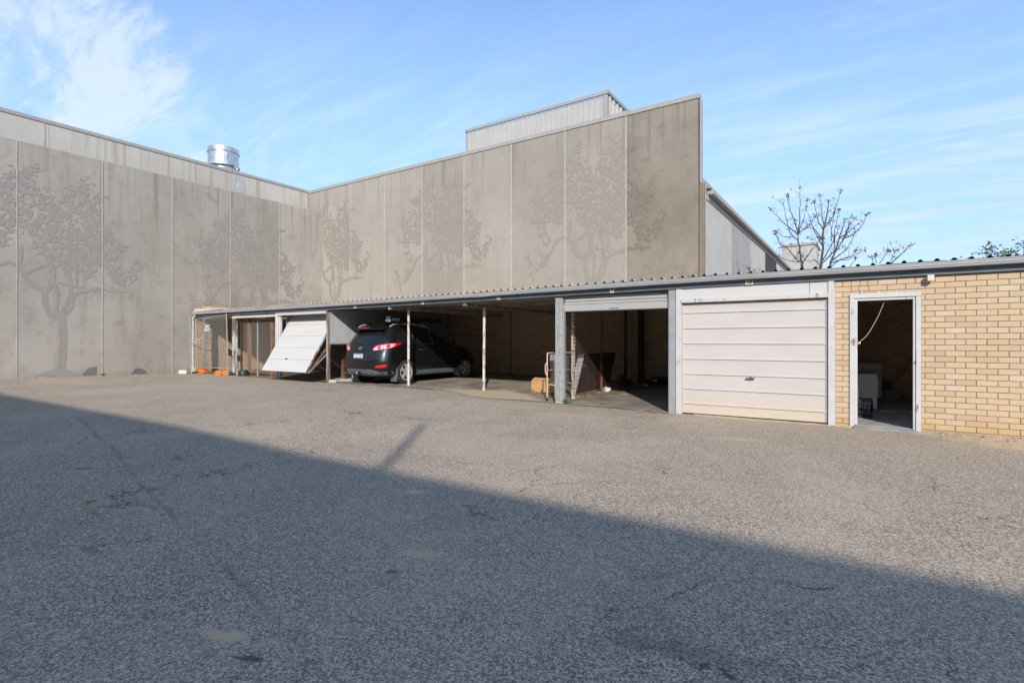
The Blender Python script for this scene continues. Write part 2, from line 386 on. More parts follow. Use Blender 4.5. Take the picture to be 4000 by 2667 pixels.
# ------------------------------------------------------------------ mesh helpers
class MB:
    def __init__(s): s.v = []; s.f = []; s.mi = []; s.rnd = []
    def add(s, vs, fs, mi=0, rnd=0.0):
        o = len(s.v); s.v += [tuple(p) for p in vs]; s.rnd += [rnd] * len(vs)
        for f in fs: s.f.append([o + i for i in f]); s.mi.append(mi)
        return s
    def box(s, x0, x1, y0, y1, z0, z1, mi=0, rnd=0.0):
        return s.add([(x0, y0, z0), (x1, y0, z0), (x1, y1, z0), (x0, y1, z0), (x0, y0, z1), (x1, y0, z1), (x1, y1, z1), (x0, y1, z1)],
                     [(0, 3, 2, 1), (4, 5, 6, 7), (0, 1, 5, 4), (1, 2, 6, 5), (2, 3, 7, 6), (3, 0, 4, 7)], mi, rnd)
    def bar(s, a, b, w, d=None, up=(0, 0, 1), mi=0):
        """a rectangular bar from a to b, w wide (sideways) and d deep (along up)"""
        a = Vector(a); b = Vector(b); t = (b - a).normalized(); u = Vector(up)
        if abs(t.dot(u)) > 0.98: u = Vector((0, 1, 0))
        r = t.cross(u).normalized() * (w / 2); q = r.cross(t).normalized() * ((d or w) / 2)
        vs = [a - r - q, a + r - q, a + r + q, a - r + q, b - r - q, b + r - q, b + r + q, b - r + q]
        return s.add(vs, [(0, 1, 2, 3), (7, 6, 5, 4), (0, 4, 5, 1), (1, 5, 6, 2), (2, 6, 7, 3), (3, 7, 4, 0)], mi)
    def tube(s, pts, r, seg=6, mi=0, caps=True):
        pts = [Vector(p) for p in pts]; n = len(pts)
        rs = r if isinstance(r, (list, tuple)) else [r] * n
        vs = []; up = None
        for i in range(n):
            t = (pts[min(i + 1, n - 1)] - pts[max(i - 1, 0)]).normalized()
            if up is None: up = Vector((0, 0, 1)) if abs(t.z) < 0.9 else Vector((1, 0, 0))
            q = t.cross(up)
            if q.length < 1e-5: q = t.cross(Vector((0, 1, 0)))
            q.normalize(); w = q.cross(t).normalized(); up = w
            for k in range(seg):
                a = 2 * math.pi * k / seg
                vs.append(pts[i] + (q * math.cos(a) + w * math.sin(a)) * rs[i])
        fs = []
        for i in range(n - 1):
            for k in range(seg):
                k2 = (k + 1) % seg
                fs.append((i * seg + k, i * seg + k2, (i + 1) * seg + k2, (i + 1) * seg + k))
        if caps: fs.append(tuple(range(seg))[::-1]); fs.append(tuple((n - 1) * seg + k for k in range(seg)))
        return s.add(vs, fs, mi)
    def lathe(s, prof, center, axis='z', seg=32, mi=0):
        cx, cy, cz = center; vs = []
        for r, h in prof:
            for k in range(seg):
                a = 2 * math.pi * k / seg; c, d = r * math.cos(a), r * math.sin(a)
                vs.append((cx + c, cy + d, cz + h) if axis == 'z' else (cx + h, cy + c, cz + d) if axis == 'x' else (cx + c, cy + h, cz + d))
        fs = []
        for i in range(len(prof) - 1):
            for k in range(seg):
                k2 = (k + 1) % seg; fs.append((i * seg + k, i * seg + k2, (i + 1) * seg + k2, (i + 1) * seg + k))
        return s.add(vs, fs, mi)
    def prism(s, poly, y0, y1, axis='y', mi=0):
        """a polygon in the two other axes pushed along axis"""
        n = len(poly)
        mk = {'y': lambda p, h: (p[0], h, p[1]), 'x': lambda p, h: (h, p[0], p[1]), 'z': lambda p, h: (p[0], p[1], h)}[axis]
        vs = [mk(p, y0) for p in poly] + [mk(p, y1) for p in poly]
        fs = [tuple(range(n)), tuple(range(2 * n - 1, n - 1, -1))] + [(i, n + i, n + (i + 1) % n, (i + 1) % n) for i in range(n)]
        return s.add(vs, fs, mi)
    def mesh(s, name, mats, smooth=False, bevel=0.0, fixn=True, rnd=False):
        me = bpy.data.meshes.new(name)
        me.from_pydata(s.v, [], s.f)
        mats = mats if isinstance(mats, (list, tuple)) else [mats]
        for m in mats: me.materials.append(m)
        if len(mats) > 1: me.polygons.foreach_set('material_index', s.mi)
        if rnd:
            a = me.attributes.new('rnd', 'FLOAT', 'POINT'); a.data.foreach_set('value', s.rnd)
        if fixn or bevel:
            bm = bmesh.new(); bm.from_mesh(me)
            if bevel:
                bmesh.ops.bevel(bm, geom=list(bm.edges), offset=bevel, segments=1, affect='EDGES', clamp_overlap=True)
            bmesh.ops.recalc_face_normals(bm, faces=bm.faces)
            bm.to_mesh(me); bm.free()
        if smooth:
            me.shade_smooth()
            me.set_sharp_from_angle(angle=math.radians(38))
        me.update(); return me
    def build(s, name, mats, parent=None, loc=None, **k):
        o = bpy.data.objects.new(name, s.mesh(name, mats, **k)); C.objects.link(o)
        if parent: o.parent = parent
        if loc is not None: o.location = loc
        return o

def tag(o, label, cat, group=None, kind=None):
    o['label'] = label; o['category'] = cat
    if group: o['group'] = group
    if kind: o['kind'] = kind
    return o
def thing(name, label, cat, loc=(0, 0, 0), group=None, rz=0.0):
    o = bpy.data.objects.new(name, None); C.objects.link(o)
    o.empty_display_size = 0.1; o.location = loc; o.rotation_euler = (0, 0, rz)
    return tag(o, label, cat, group)
def part(name, parent, loc=(0, 0, 0)):
    o = bpy.data.objects.new(name, None); C.objects.link(o); o.parent = parent; o.location = loc; o.empty_display_size = 0.05
    return o
def struct(o): o['kind'] = 'structure'; return o
def linkmesh(name, me, parent, loc=(0, 0, 0), rot=None):
    o = bpy.data.objects.new(name, me); C.objects.link(o); o.parent = parent; o.location = loc
    if rot: o.rotation_euler = rot
    return o
def text(name, s, size, mat, parent, loc, rot, extrude=0.001, shear=0.0, sx=1.0, bold=0.0):
    cu = bpy.data.curves.new(name, 'FONT'); cu.body = s; cu.size = size; cu.align_x = 'CENTER'; cu.align_y = 'CENTER'
    cu.extrude = extrude; cu.shear = shear; cu.offset = bold
    t = bpy.data.objects.new('tmp_text', cu); C.objects.link(t)
    dg = bpy.context.evaluated_depsgraph_get()
    me = bpy.data.meshes.new_from_object(t.evaluated_get(dg))
    bpy.data.objects.remove(t); bpy.data.curves.remove(cu)
    me.name = name; me.materials.clear(); me.materials.append(mat)
    o = linkmesh(name, me, parent, loc, rot); o.scale = (sx, 1, 1)
    return o
def chain(pts, steps):
    """a smooth path through points (Catmull-Rom)"""
    P = [Vector(p) for p in pts]; P = [P[0] * 2 - P[1]] + P + [P[-1] * 2 - P[-2]]; out = []
    for i in range(1, len(P) - 2):
        for k in range(steps):
            t = k / steps; a, b, c, d = P[i - 1], P[i], P[i + 1], P[i + 2]
            out.append(0.5 * ((2 * b) + (c - a) * t + (2 * a - 5 * b + 4 * c - d) * t * t + (3 * b - a - 3 * c + d) * t ** 3))
    out.append(P[-2]); return out

# ------------------------------------------------------------------ ground
GX = [-60, -23.6, -20.5, -18, -15.5, -12, -9.6, -8.3, -7.5, -5, -2.3, 0, 6, 60]
GZ = [0.30, 0.25, 0.245, 0.22, 0.21, 0.215, 0.19, 0.13, 0.08, 0.055, 0.045, 0.02, 0.0, 0.0]
def g(x, y):
    z = float(np.interp(x, GX, GZ))
    z += 0.012 * max(0.0, min(y, 5.6))
    z += 0.014 * max(0.0, min(1.0, (-18 - x) / 4)) * max(0.0, min(-y, 8))
    return z
SEAM = (0.0, 0.0, 0.0)
def seam_from(a, b):
    d = Vector((b[0] - a[0], b[1] - a[1])).normalized(); n = Vector((-d.y, d.x)); return (n.x, n.y, n.x * a[0] + n.y * a[1])
SEAM = seam_from((-10.77, -7.42), (-4.42, -8.76))
M['step'] = plain('doorstep_cement', (0.26, 0.25, 0.225), 0.8, 0, 0.2, 4, 0.1)
SANDY, BROWN, OILY = (0.64, 0.45, 0.26), (0.10, 0.07, 0.05), (0.12, 0.11, 0.10)
STAINS = [(-4.44, -8.98, .22, .06, .35, SANDY, .95), (-4.16, -9.02, .09, .03, .4, BROWN, .85), (-3.45, -9.22, .26, .05, .5, SANDY, .95), (-4.35, -7.75, .22, .08, .3, SANDY, .7),
          (-5.35, -6.75, .12, .08, .2, SANDY, .75), (-4.3, -8.05, .05, .03, .2, BROWN, .7), (-1.55, -8.0, .10, .05, .6, BROWN, .5), (-2.6, -7.9, .55, .10, .2, OILY, .4), (-8.2, -3.6, .6, .2, .4, OILY, .3),
          (-3.4, -2.2, .5, .18, .2, SANDY, .4), (-13.5, -1.6, .7, .14, .1, OILY, .35), (-0.8, -6.0, .5, .2, .9, OILY, .3), (-6.4, -1.4, .9, .25, .1, SANDY, .35), (-1.2, -4.3, .07, .04, .2, BROWN, .6)]
M['asphalt'] = asphalt()
xs = [-400, -200, -100, -60, -40] + list(np.arange(-30, 12.01, 0.5)) + [16, 24, 40, 80, 200, 400]
ys = [-400, -200, -100, -60, -40, -30] + list(np.arange(-22, 8.01, 0.5)) + [12, 20, 40, 80, 200, 400]
mb = MB()
vs = []
for y in ys:
    for x in xs:
        und = 0.012 * mnoise.noise(Vector((x * 0.35, y * 0.35, 0))) if -28 < x < 10 and -20 < y < -0.4 else 0.0
        vs.append((x, y, g(x, y) + und))
nx = len(xs)
mb.add(vs, [(j * nx + i, j * nx + i + 1, (j + 1) * nx + i + 1, (j + 1) * nx + i) for j in range(len(ys) - 1) for i in range(nx - 1)])
struct(mb.build('ground', M['asphalt'], smooth=True, fixn=False))

def sheet(name, x0, x1, y0, y1, dz, mat, step=0.4, edge=None):
    nxx = max(2, int((x1 - x0) / step) + 1); nyy = max(2, int((y1 - y0) / step) + 1); m = MB(); v = []
    for j in range(nyy):
        for i in range(nxx):
            x = x0 + (x1 - x0) * i / (nxx - 1); y = y0 + (y1 - y0) * j / (nyy - 1)
            if j == 0 and edge: y += edge(x)
            v.append((x, y, g(x, y) + dz))
    m.add(v, [(j * nxx + i, j * nxx + i + 1, (j + 1) * nxx + i + 1, (j + 1) * nxx + i) for j in range(nyy - 1) for i in range(nxx - 1)])
    return m.build(name, mat, smooth=True, fixn=False)
ed = lambda x: 0.16 * mnoise.noise(Vector((x * 0.9, 3.1, 0))) + 0.06 * mnoise.noise(Vector((x * 3.3, 1.1, 0))) - (0.55 * math.exp(-((x + 9.2) / 1.0) ** 2)) - 0.10
struct(sheet('bay_floor', -23.3, -5.06, 0.02, 5.6, 0.010, M['floor'], 0.2, ed))
mb = MB(); mb.box(-2.33, 4.0, 0.03, 5.6, -0.1, 0.085)
struct(mb.build('laundry_floor', M['slab'], bevel=0.01))

# outlines of the etched tree (metres from its fork) and the limbs of the bare trees
CROWN=[(-2.69,2.27),(-2.55,2.35),(-2.31,2.30),(-2.40,2.53),(-2.51,2.74),(-2.62,2.79),(-2.53,3.08),(-2.40,3.25),(-2.29,3.42),(-2.32,3.60),(-2.25,3.57),(-2.11,3.36),(-2.03,3.46),(-2.05,3.76),(-1.94,3.65),(-1.81,3.61),(-1.62,3.67),(-1.77,3.83),(-1.88,4.03),(-1.90,4.16),(-1.96,4.33),(-1.88,4.29),(-1.84,4.15),(-1.67,4.16),(-1.52,4.23),(-1.43,4.32),(-1.29,4.48),(-1.21,4.68),(-1.00,4.67),(-0.94,4.77),(-0.78,4.77),(-0.68,4.88),(-0.58,4.79),(-0.54,4.69),(-0.60,4.56),(-0.39,4.50),(-0.35,4.38),(-0.43,4.24),(-0.41,4.02),(-0.23,3.95),(-0.19,3.80),(-0.13,3.69),(-0.04,3.85),(0.11,3.99),(0.13,4.13),(0.06,4.29),(0.11,4.42),(0.02,4.57),(0.17,4.61),(0.19,4.51),(0.34,4.41),(0.41,4.53),(0.40,4.67),(0.56,4.69),(0.58,4.81),(0.69,4.71),(0.85,4.64),(0.91,4.33),(1.03,4.20),(1.07,4.30),(1.28,4.27),(1.32,4.16),(1.14,4.14),(1.07,3.99),(1.03,3.45),(1.25,3.38),(1.21,3.22),(1.33,3.16),(1.42,3.01),(1.53,2.83),(1.59,2.72),(1.77,2.62),(1.83,2.47),(1.68,2.30),(1.63,2.11),(1.71,1.87),(1.80,1.64),(1.93,1.81),(2.05,1.99),(2.17,2.14),(2.22,2.03),(2.35,1.82),(2.23,1.54),(2.07,1.36),(1.90,1.25),(1.68,1.24),(1.46,1.33),(1.28,1.45),(1.10,1.64),(0.89,1.53),(0.60,1.45),(0.30,1.45),(0.11,1.54),(-0.04,1.59),(-0.19,1.79),(-0.39,1.88),(-0.62,2.02),(-0.74,2.25),(-0.82,2.51),(-0.90,2.63),(-1.02,2.54),(-1.19,2.45),(-1.27,2.20),(-1.48,1.97),(-1.60,2.06),(-1.73,2.26),(-1.90,2.25),(-2.03,2.04),(-2.20,2.13),(-2.31,2.13),(-2.33,2.28)]
CLUSTERS=[[(-2.29,1.84),(-2.03,1.89),(-1.86,1.65),(-1.69,1.52),(-1.73,1.33),(-1.99,1.43),(-2.20,1.64)],[(-2.69,1.31),(-2.60,1.19),(-2.62,0.96),(-2.47,0.72),(-2.31,0.60),(-2.40,0.30),(-2.53,0.27),(-2.58,0.58),(-2.73,0.63),(-2.76,0.90),(-2.78,1.13)],[(-2.22,1.29),(-2.03,1.14),(-1.90,1.17),(-1.64,0.96),(-1.86,0.86),(-2.11,0.77),(-2.31,0.64),(-2.33,0.83),(-2.18,1.00)],[(0.89,1.08),(1.07,1.17),(1.28,1.18),(1.53,1.07),(1.77,1.10),(1.87,1.04),(1.70,0.95),(1.46,0.99),(1.21,0.98),(1.07,0.86),(0.71,0.89)]]
LIMBS=[([(-0.04,0.00),(-0.31,0.17),(-0.39,0.46),(-0.43,0.75),(-0.46,0.87)],0.189),([(-0.46,0.87),(-0.70,1.02),(-0.86,1.18),(-0.94,1.44),(-1.10,1.62)],0.159),([(-1.10,1.62),(-1.27,1.66),(-1.48,1.57),(-1.60,1.43),(-1.73,1.22),(-1.94,0.91),(-2.16,0.70),(-2.33,0.56)],0.098),([(-0.43,0.87),(-0.25,1.12),(-0.23,1.47),(-0.31,1.84),(-0.39,2.13)],0.197),([(-0.90,1.36),(-0.70,1.49),(-0.54,1.60),(-0.39,1.70)],0.106),([(0.00,0.00),(-0.11,0.40),(-0.08,0.75),(-0.15,1.11)],0.091),([(0.00,0.02),(0.11,0.42),(0.23,0.76),(0.23,1.08),(0.19,1.50)],0.129),([(0.15,0.14),(0.30,0.44),(0.30,0.76),(0.49,0.91),(0.75,0.99),(0.96,1.07)],0.113),([(0.96,1.07),(1.46,1.03),(1.80,1.04)],0.061),([(-0.04,1.17),(0.19,1.08),(0.38,1.03),(0.60,1.08)],0.061),([(-1.00,2.21),(-0.96,1.88),(-1.02,1.59)],0.083),([(0.41,1.47),(0.38,1.10)],0.091),([(-1.90,2.25),(-1.60,2.23),(-1.27,2.20)],0.045),([(-1.99,2.03),(-1.90,1.80),(-1.73,1.59)],0.053),([(-2.55,2.31),(-2.31,2.32),(-2.20,2.25)],0.045),
 ([(0.00,0.00),(0.04,-0.28),(0.05,-0.67),(0.04,-1.14),(0.00,-1.57),(0.02,-1.76)],0.230)]
ROOTS=[(-0.13,-1.61),(-0.43,-1.72),(-0.75,-1.79),(-0.32,-1.84),(0.17,-1.88),(0.60,-1.84),(0.40,-1.76),(0.15,-1.65)]
BARE=[([(-3.54,3.76),(-3.56,3.96),(-3.59,4.12),(-3.61,4.37),(-3.66,4.65),(-3.67,4.94)],0.014),([(-3.67,4.94),(-3.62,5.38),(-3.61,5.94),(-3.62,6.39)],0.006),([(-3.67,4.94),(-3.76,5.31),(-3.91,5.75),(-3.97,6.16)],0.006),([(-3.67,4.91),(-3.91,5.13),(-4.16,5.42),(-4.50,5.81)],0.006),([(-3.67,4.71),(-3.83,4.87),(-3.91,5.02),(-4.02,5.51),(-4.11,6.01)],0.006),([(-3.86,4.83),(-4.09,4.87),(-4.29,5.05)],0.005),([(-3.65,4.99),(-3.51,5.36),(-3.39,5.96)],0.005),([(-3.67,4.94),(-3.49,5.03),(-3.34,5.15),(-3.20,5.41)],0.005),([(-3.56,3.97),(-3.73,4.13),(-3.99,4.49),(-4.19,4.65),(-4.34,5.07)],0.007),([(-3.57,4.00),(-3.91,4.06),(-4.24,4.23)],0.005),([(-3.54,3.97),(-3.37,4.21),(-3.17,4.49),(-3.01,4.70)],0.007),([(-3.03,3.77),(-3.01,4.04),(-2.98,4.47),(-2.96,4.97),(-2.86,5.42),(-2.82,5.85)],0.014),([(-2.96,4.97),(-3.10,5.26),(-3.22,5.88)],0.006),([(-2.95,5.02),(-3.01,5.57),(-3.05,6.05)],0.006),([(-2.93,5.02),(-2.77,5.22),(-2.63,5.58),(-2.49,6.12)],0.006),([(-3.01,4.48),(-3.17,4.88),(-3.34,5.34),(-3.44,5.74)],0.006),([(-3.01,4.70),(-3.20,4.99),(-3.41,5.07),(-3.61,4.96)],0.005),([(-2.98,4.61),(-3.10,4.76),(-3.24,4.67),(-3.39,4.79)],0.005),([(-2.81,3.78),(-2.77,4.05),(-2.68,4.28),(-2.56,4.73),(-2.45,5.07),(-2.40,5.28)],0.011),([(-2.68,4.28),(-2.49,4.59),(-2.36,4.90),(-2.24,5.42)],0.007),([(-2.56,4.73),(-2.31,4.89),(-2.02,5.17)],0.006),([(-2.49,4.70),(-2.20,4.80),(-1.97,5.04),(-1.82,5.39)],0.006),([(-2.77,4.02),(-2.54,4.21),(-2.33,4.41),(-2.13,4.84)],0.006),([(-2.77,3.96),(-2.45,4.07),(-2.15,4.15),(-1.84,4.32)],0.006),([(-2.79,3.83),(-2.54,4.03),(-2.31,4.03),(-2.08,4.31)],0.005),([(-3.01,4.07),(-2.86,4.35),(-2.68,4.72),(-2.58,5.08)],0.006),([(-3.01,3.98),(-2.82,4.19),(-2.68,4.44),(-2.77,5.00),(-2.82,5.36)],0.006),([(-2.68,4.61),(-2.68,4.99),(-2.54,5.65)],0.005),([(-3.03,3.85),(-3.24,4.09),(-3.41,4.05),(-3.61,4.26)],0.005),([(-2.31,3.76),(-2.08,4.07)],0.004),([(-2.77,4.67),(-2.77,5.00),(-2.68,5.58)],0.005),([(-2.40,4.74),(-2.31,5.00),(-2.15,5.33)],0.005)]
BARE2=[([(-1.25,3.75),(-1.10,3.89),(-0.75,4.29)],0.007),([(-1.24,3.84),(-1.17,4.01),(-1.10,4.19)],0.004),([(-1.52,3.78),(-1.37,4.01),(-1.29,4.16)],0.004),([(-1.59,3.80),(-1.62,4.05)],0.004),([(-1.69,3.76),(-1.69,4.00)],0.003),([(-1.13,3.89),(-0.91,4.08),(-0.84,4.19)],0.004)]
CRACKS=[([(-3.01,-7.65),(-2.84,-7.63),(-2.78,-7.42),(-2.71,-7.26),(-2.68,-7.12),(-2.51,-7.03),(-2.44,-6.91),(-2.24,-6.90),(-2.10,-6.87),(-2.03,-6.77)],1.0),
 ([(-2.82,-7.65),(-2.72,-7.74),(-2.65,-7.83),(-2.63,-7.92),(-2.75,-7.99),(-2.94,-8.08)],0.6),
 ([(-1.91,-4.75),(-1.85,-5.00),(-1.72,-5.11),(-1.43,-5.19),(-1.32,-5.56),(-1.24,-5.77)],0.9),
 ([(-1.43,-5.19),(-1.28,-5.20),(-0.92,-5.02)],0.8),
 ([(-1.85,-2.97),(-1.62,-3.19),(-1.35,-3.18),(-1.31,-3.53),(-1.36,-4.07)],0.8),
 ([(-1.35,-3.18),(-1.07,-3.21),(-0.86,-3.08)],0.7),
 ([(-3.01,-1.41),(-2.98,-1.93),(-2.70,-2.31),(-2.33,-2.57),(-2.25,-2.75)],0.8),
 ([(-3.87,-7.15),(-3.70,-7.23),(-3.59,-7.33)],0.7),
 ([(-7.13,-8.36),(-6.65,-8.28),(-6.67,-8.09),(-6.69,-7.76),(-6.62,-7.28)],0.8),
 ([(-4.85,-7.85),(-5.09,-7.62)],0.6),
 ([(-4.72,-8.16),(-4.42,-8.20),(-4.18,-8.18)],0.7),
 ([(-4.18,-8.53),(-4.01,-8.55),(-3.85,-8.53),(-3.65,-8.57)],0.7)]
# ------------------------------------------------------------------ etched trees on the concrete panels
_lat = np.random.RandomState(5).rand(256, 256)
def vnoise(x, y):
    xi = np.floor(x).astype(int); yi = np.floor(y).astype(int); fx = x - xi; fy = y - yi
    fx = fx * fx * (3 - 2 * fx); fy = fy * fy * (3 - 2 * fy)
    a = _lat[xi & 255, yi & 255]; b = _lat[(xi + 1) & 255, yi & 255]; c = _lat[xi & 255, (yi + 1) & 255]; d = _lat[(xi + 1) & 255, (yi + 1) & 255]
    return (a * (1 - fx) + b * fx) * (1 - fy) + (c * (1 - fx) + d * fx) * fy
def sd_poly(U, V, poly):
    d = np.full(U.shape, 1e9); ins = np.zeros(U.shape, bool); n = len(poly)
    for i in range(n):
        ax, ay = poly[i]; bx, by = poly[(i + 1) % n]
        ex, ey = bx - ax, by - ay; wx, wy = U - ax, V - ay
        t = np.clip((wx * ex + wy * ey) / (ex * ex + ey * ey + 1e-12), 0, 1)
        d = np.minimum(d, (wx - ex * t) ** 2 + (wy - ey * t) ** 2)
        if ay != by:
            k = ((ay > V) != (by > V)) & (U < (bx - ax) * (V - ay) / (by - ay) + ax)
            ins ^= k
    d = np.sqrt(d); return np.where(ins, d, -d)          # positive inside
def sd_line(U, V, pts, r):
    d = np.full(U.shape, 1e9)
    for (ax, ay), (bx, by) in zip(pts[:-1], pts[1:]):
        ex, ey = bx - ax, by - ay; wx, wy = U - ax, V - ay
        t = np.clip((wx * ex + wy * ey) / (ex * ex + ey * ey + 1e-12), 0, 1)
        d = np.minimum(d, np.hypot(wx - ex * t, wy - ey * t))
    return r - d
DU = 0.024
mu = np.arange(-3.0, 2.62, DU); mv = np.arange(-2.0, 5.15, DU)
MU, MV = np.meshgrid(mu, mv, indexing='ij')
wu = MU + 0.14 * (vnoise(MU * 6 + 40, MV * 6 + 40) - 0.5) + 0.07 * (vnoise(MU * 15 + 40, MV * 15 + 9) - 0.5)
wv_ = MV + 0.14 * (vnoise(MU * 6 + 90, MV * 6 + 70) - 0.5) + 0.07 * (vnoise(MU * 15 + 70, MV * 15 + 3) - 0.5)
FLD = sd_poly(wu, wv_, CROWN)
for c in CLUSTERS: FLD = np.maximum(FLD, sd_poly(wu, wv_, c) - 0.015)
leafy = (vnoise(MU * 7 + 60, MV * 7 + 33) - 0.5) * 0.20 + (vnoise(MU * 15 + 60, MV * 15 + 33) - 0.5) * 0.24 - 0.03
hol = 0.42 * vnoise(MU * 8.0 + 20, MV * 9.5 + 80) + 0.58 * vnoise(MU * 16.0 + 11, MV * 19.0 + 57)
thr = 0.60 + 0.05 * np.clip((2.4 - MV) / 1.6, 0, 1) - 0.05 * np.clip((MV - 2.6) / 2.0, 0, 1) - 0.04 * np.clip(np.abs(MU) - 1.1, 0, 1)
FLD = np.minimum(FLD + leafy, (thr - hol) * 0.22)
FLD = np.maximum(FLD, -0.4)
lu = MU + 0.05 * (vnoise(MU * 4 + 9, MV * 4 + 9) - 0.5); lv = MV + 0.05 * (vnoise(MU * 4 + 19, MV * 4 + 29) - 0.5)
for pts, w in LIMBS: FLD = np.maximum(FLD, sd_line(lu, lv, pts, w * 0.46))
FLD = np.maximum(FLD, sd_poly(lu, lv, ROOTS))

def relief_mesh(name, u0, u1, v0, v1, fork, place, out_, mat):
    """marching squares over the master tree, cut to one panel; place(u, v, h) gives the 3-D point, h = height off the panel"""
    U = MU + fork[0]; V = MV + fork[1]
    i0 = np.searchsorted(U[:, 0], u0) - 1; i1 = np.searchsorted(U[:, 0], u1) + 1
    i0 = max(0, i0); i1 = min(U.shape[0], i1)
    if i1 - i0 < 3: return None
    U = U[i0:i1]; V = V[i0:i1]
    F = np.minimum(FLD[i0:i1], np.minimum(np.minimum(U - u0, u1 - U), np.minimum(V - v0, v1 - V)))
    ins = F > 0
    if ins.sum() < 8: return None
    m = MB(); idx = {}
    def vert(p, h):
        k = (round(p[0], 4), round(p[1], 4), h)
        if k not in idx:
            idx[k] = len(m.v); m.v.append(place(p[0], p[1], out_ if h else -0.004)); m.rnd.append(0)
        return idx[k]
    ni, nj = ins.shape
    code = ins[:-1, :-1].astype(int) + ins[1:, :-1] * 2 + ins[1:, 1:] * 4 + ins[:-1, 1:] * 8
    for j in range(nj - 1):
        i = 0
        while i < ni - 1:
            c = code[i, j]
            if c == 15:
                k = i
                while k < ni - 1 and code[k, j] == 15: k += 1
                m.f.append([vert((U[i, j], V[i, j]), 1), vert((U[k, j], V[i, j]), 1), vert((U[k, j], V[i, j + 1]), 1), vert((U[i, j], V[i, j + 1]), 1)]); m.mi.append(0)
                i = k; continue
            if c:
                cs = [(i, j), (i + 1, j), (i + 1, j + 1), (i, j + 1)]; poly = []
                for a in range(4):
                    p, q = cs[a], cs[(a + 1) % 4]; fp, fq = F[p], F[q]
                    if fp > 0: poly.append(((U[p], V[p]), 0))
                    if (fp > 0) != (fq > 0):
                        t = fp / (fp - fq)
                        poly.append(((U[p] + (U[q] - U[p]) * t, V[p] + (V[q] - V[p]) * t), 1 if fp > 0 else 2))
                m.f.append([vert(p, 1) for p, _ in poly]); m.mi.append(0)
                for a in range(len(poly)):
                    p, kp = poly[a]; q, kq = poly[(a + 1) % len(poly)]
                    if kp == 1 and kq == 2:
                        m.f.append([vert(p, 1), vert(p, 0), vert(q, 0), vert(q, 1)]); m.mi.append(0)
            i += 1
    return m.mesh(name, mat, fixn=True)

def concrete_wall(label, axis, face, joints, z0, z1, th, mats, cap, forks, relmats, jmat, nm='concrete_wall', capz=0.0):
    """tilt-up panels standing side by side; axis 'x': the wall runs along x and its face looks to -y"""
    w = thing(nm, label, 'wall', (0, 0, 0))
    for a, b in zip(joints[:-1], joints[1:]):
        mat = mats(a, b); m = MB(); gp = 0.011
        if axis == 'x': m.box(a + gp, b - gp, face, face + th, z0, z1)
        else: m.box(face - th, face, a + gp, b - gp, z0, z1)
        p = m.build('panel', mat, w, bevel=0.008)
        for fk in forks:
            pl = (lambda u, v, h: (u, face - h, v)) if axis == 'x' else (lambda u, v, h: (face + h, u, v))
            me = relief_mesh('tree_relief', a + 0.03, b - 0.03, z0, z1 - 0.1, fk, pl, 0.0075, relmats(a, b))
            if me: linkmesh('tree_relief', me, p)
    for a in joints[1:-1]:
        m = MB()
        if axis == 'x': m.box(a - 0.011, a + 0.011, face + 0.004, face + 0.05, z0, z1 - 0.02)
        else: m.box(face - 0.05, face - 0.004, a - 0.011, a + 0.011, z0, z1 - 0.02)
        # the joint is pointed with a bead that stands a little proud
        if axis == 'x': m.box(a - 0.017, a + 0.017, face - 0.014, face + 0.002, z0, z1 - 0.03)
        else: m.box(face - 0.002, face + 0.014, a - 0.017, a + 0.017, z0, z1 - 0.03)
        m.build('joint', jmat, w)
    if cap:
        m = MB(); a, b = joints[0], joints[-1]
        if axis == 'x':
            m.box(a, b + 0.03, face - 0.03, face + th + 0.03, z1 - 0.075 + capz, z1 + 0.07 + capz)
        else:
            m.box(face - th - 0.03, face + 0.03, a, b, z1 - 0.06 + capz, z1 + 0.07 + capz)
        m.build('capping', M['flash'], w, bevel=0.008)
    return w

M['patch'] = concrete('patched_concrete', (0.215, 0.20, 0.175), (0.17, 0.158, 0.138), (0.13, 0.118, 0.10))
jl = [5.885 - 2.204 * k for k in range(0, 10)][::-1]
wl_ = concrete_wall('grey concrete panel wall with etched trees on the left of the yard', 'y', -23.6, jl, 0.0, 7.63, 0.18,
              lambda a, b: M['conc_left'], False, [(-4.05, 2.18), (2.62, 2.2), (-10.7, 2.18)], lambda a, b: M['rel_left'], M['joint'])
for poly in ([(-3.49, 0.22), (-3.47, 0.39), (-3.31, 0.57), (-3.08, 0.61), (-3.11, 0.22)], [(-2.08, 0.22), (-2.06, 0.33), (-1.96, 0.47), (-1.83, 0.50), (-1.70, 0.46), (-1.60, 0.36), (-1.56, 0.22)]):
    m = MB(); m.prism(poly, -23.61, -23.594, 'x'); m.build('repair_patch', M['patch'], wl_)
concrete_wall('plain pale concrete parapet wall rising behind the etched left wall', 'y', -24.62, [-16, -9.0, -4.2, 0.56, 2.23, 2.63, 5.885], 0.0, 8.77, 0.18,
              lambda a, b: M['partition'] if 2.2 < a < 2.3 else M['conc_back'], True, [], None, M['joint_dark'], capz=0.0)
jr = [-25.2, -23.6, -21.53, -19.31, -17.09, -14.89, -12.67, -10.46, -8.26, -6.0]
wr = concrete_wall('tall concrete panel wall with etched trees rising behind the garages', 'x', 5.89, jr, 0.0, 8.75, 0.20,
              lambda a, b: M['conc_mottled'] if a > -8.5 else M['conc_right'], True,
              [(-9.28, 3.37), (-15.87, 3.33), (-22.55, 3.31)], lambda a, b: M['rel_mot'] if a > -8.5 else M['rel_right'], M['joint_dark']) if M.setdefault('rel_mot', relief('etched_concrete_brown', (0.232, 0.20, 0.158), (0.19, 0.162, 0.125))) else None
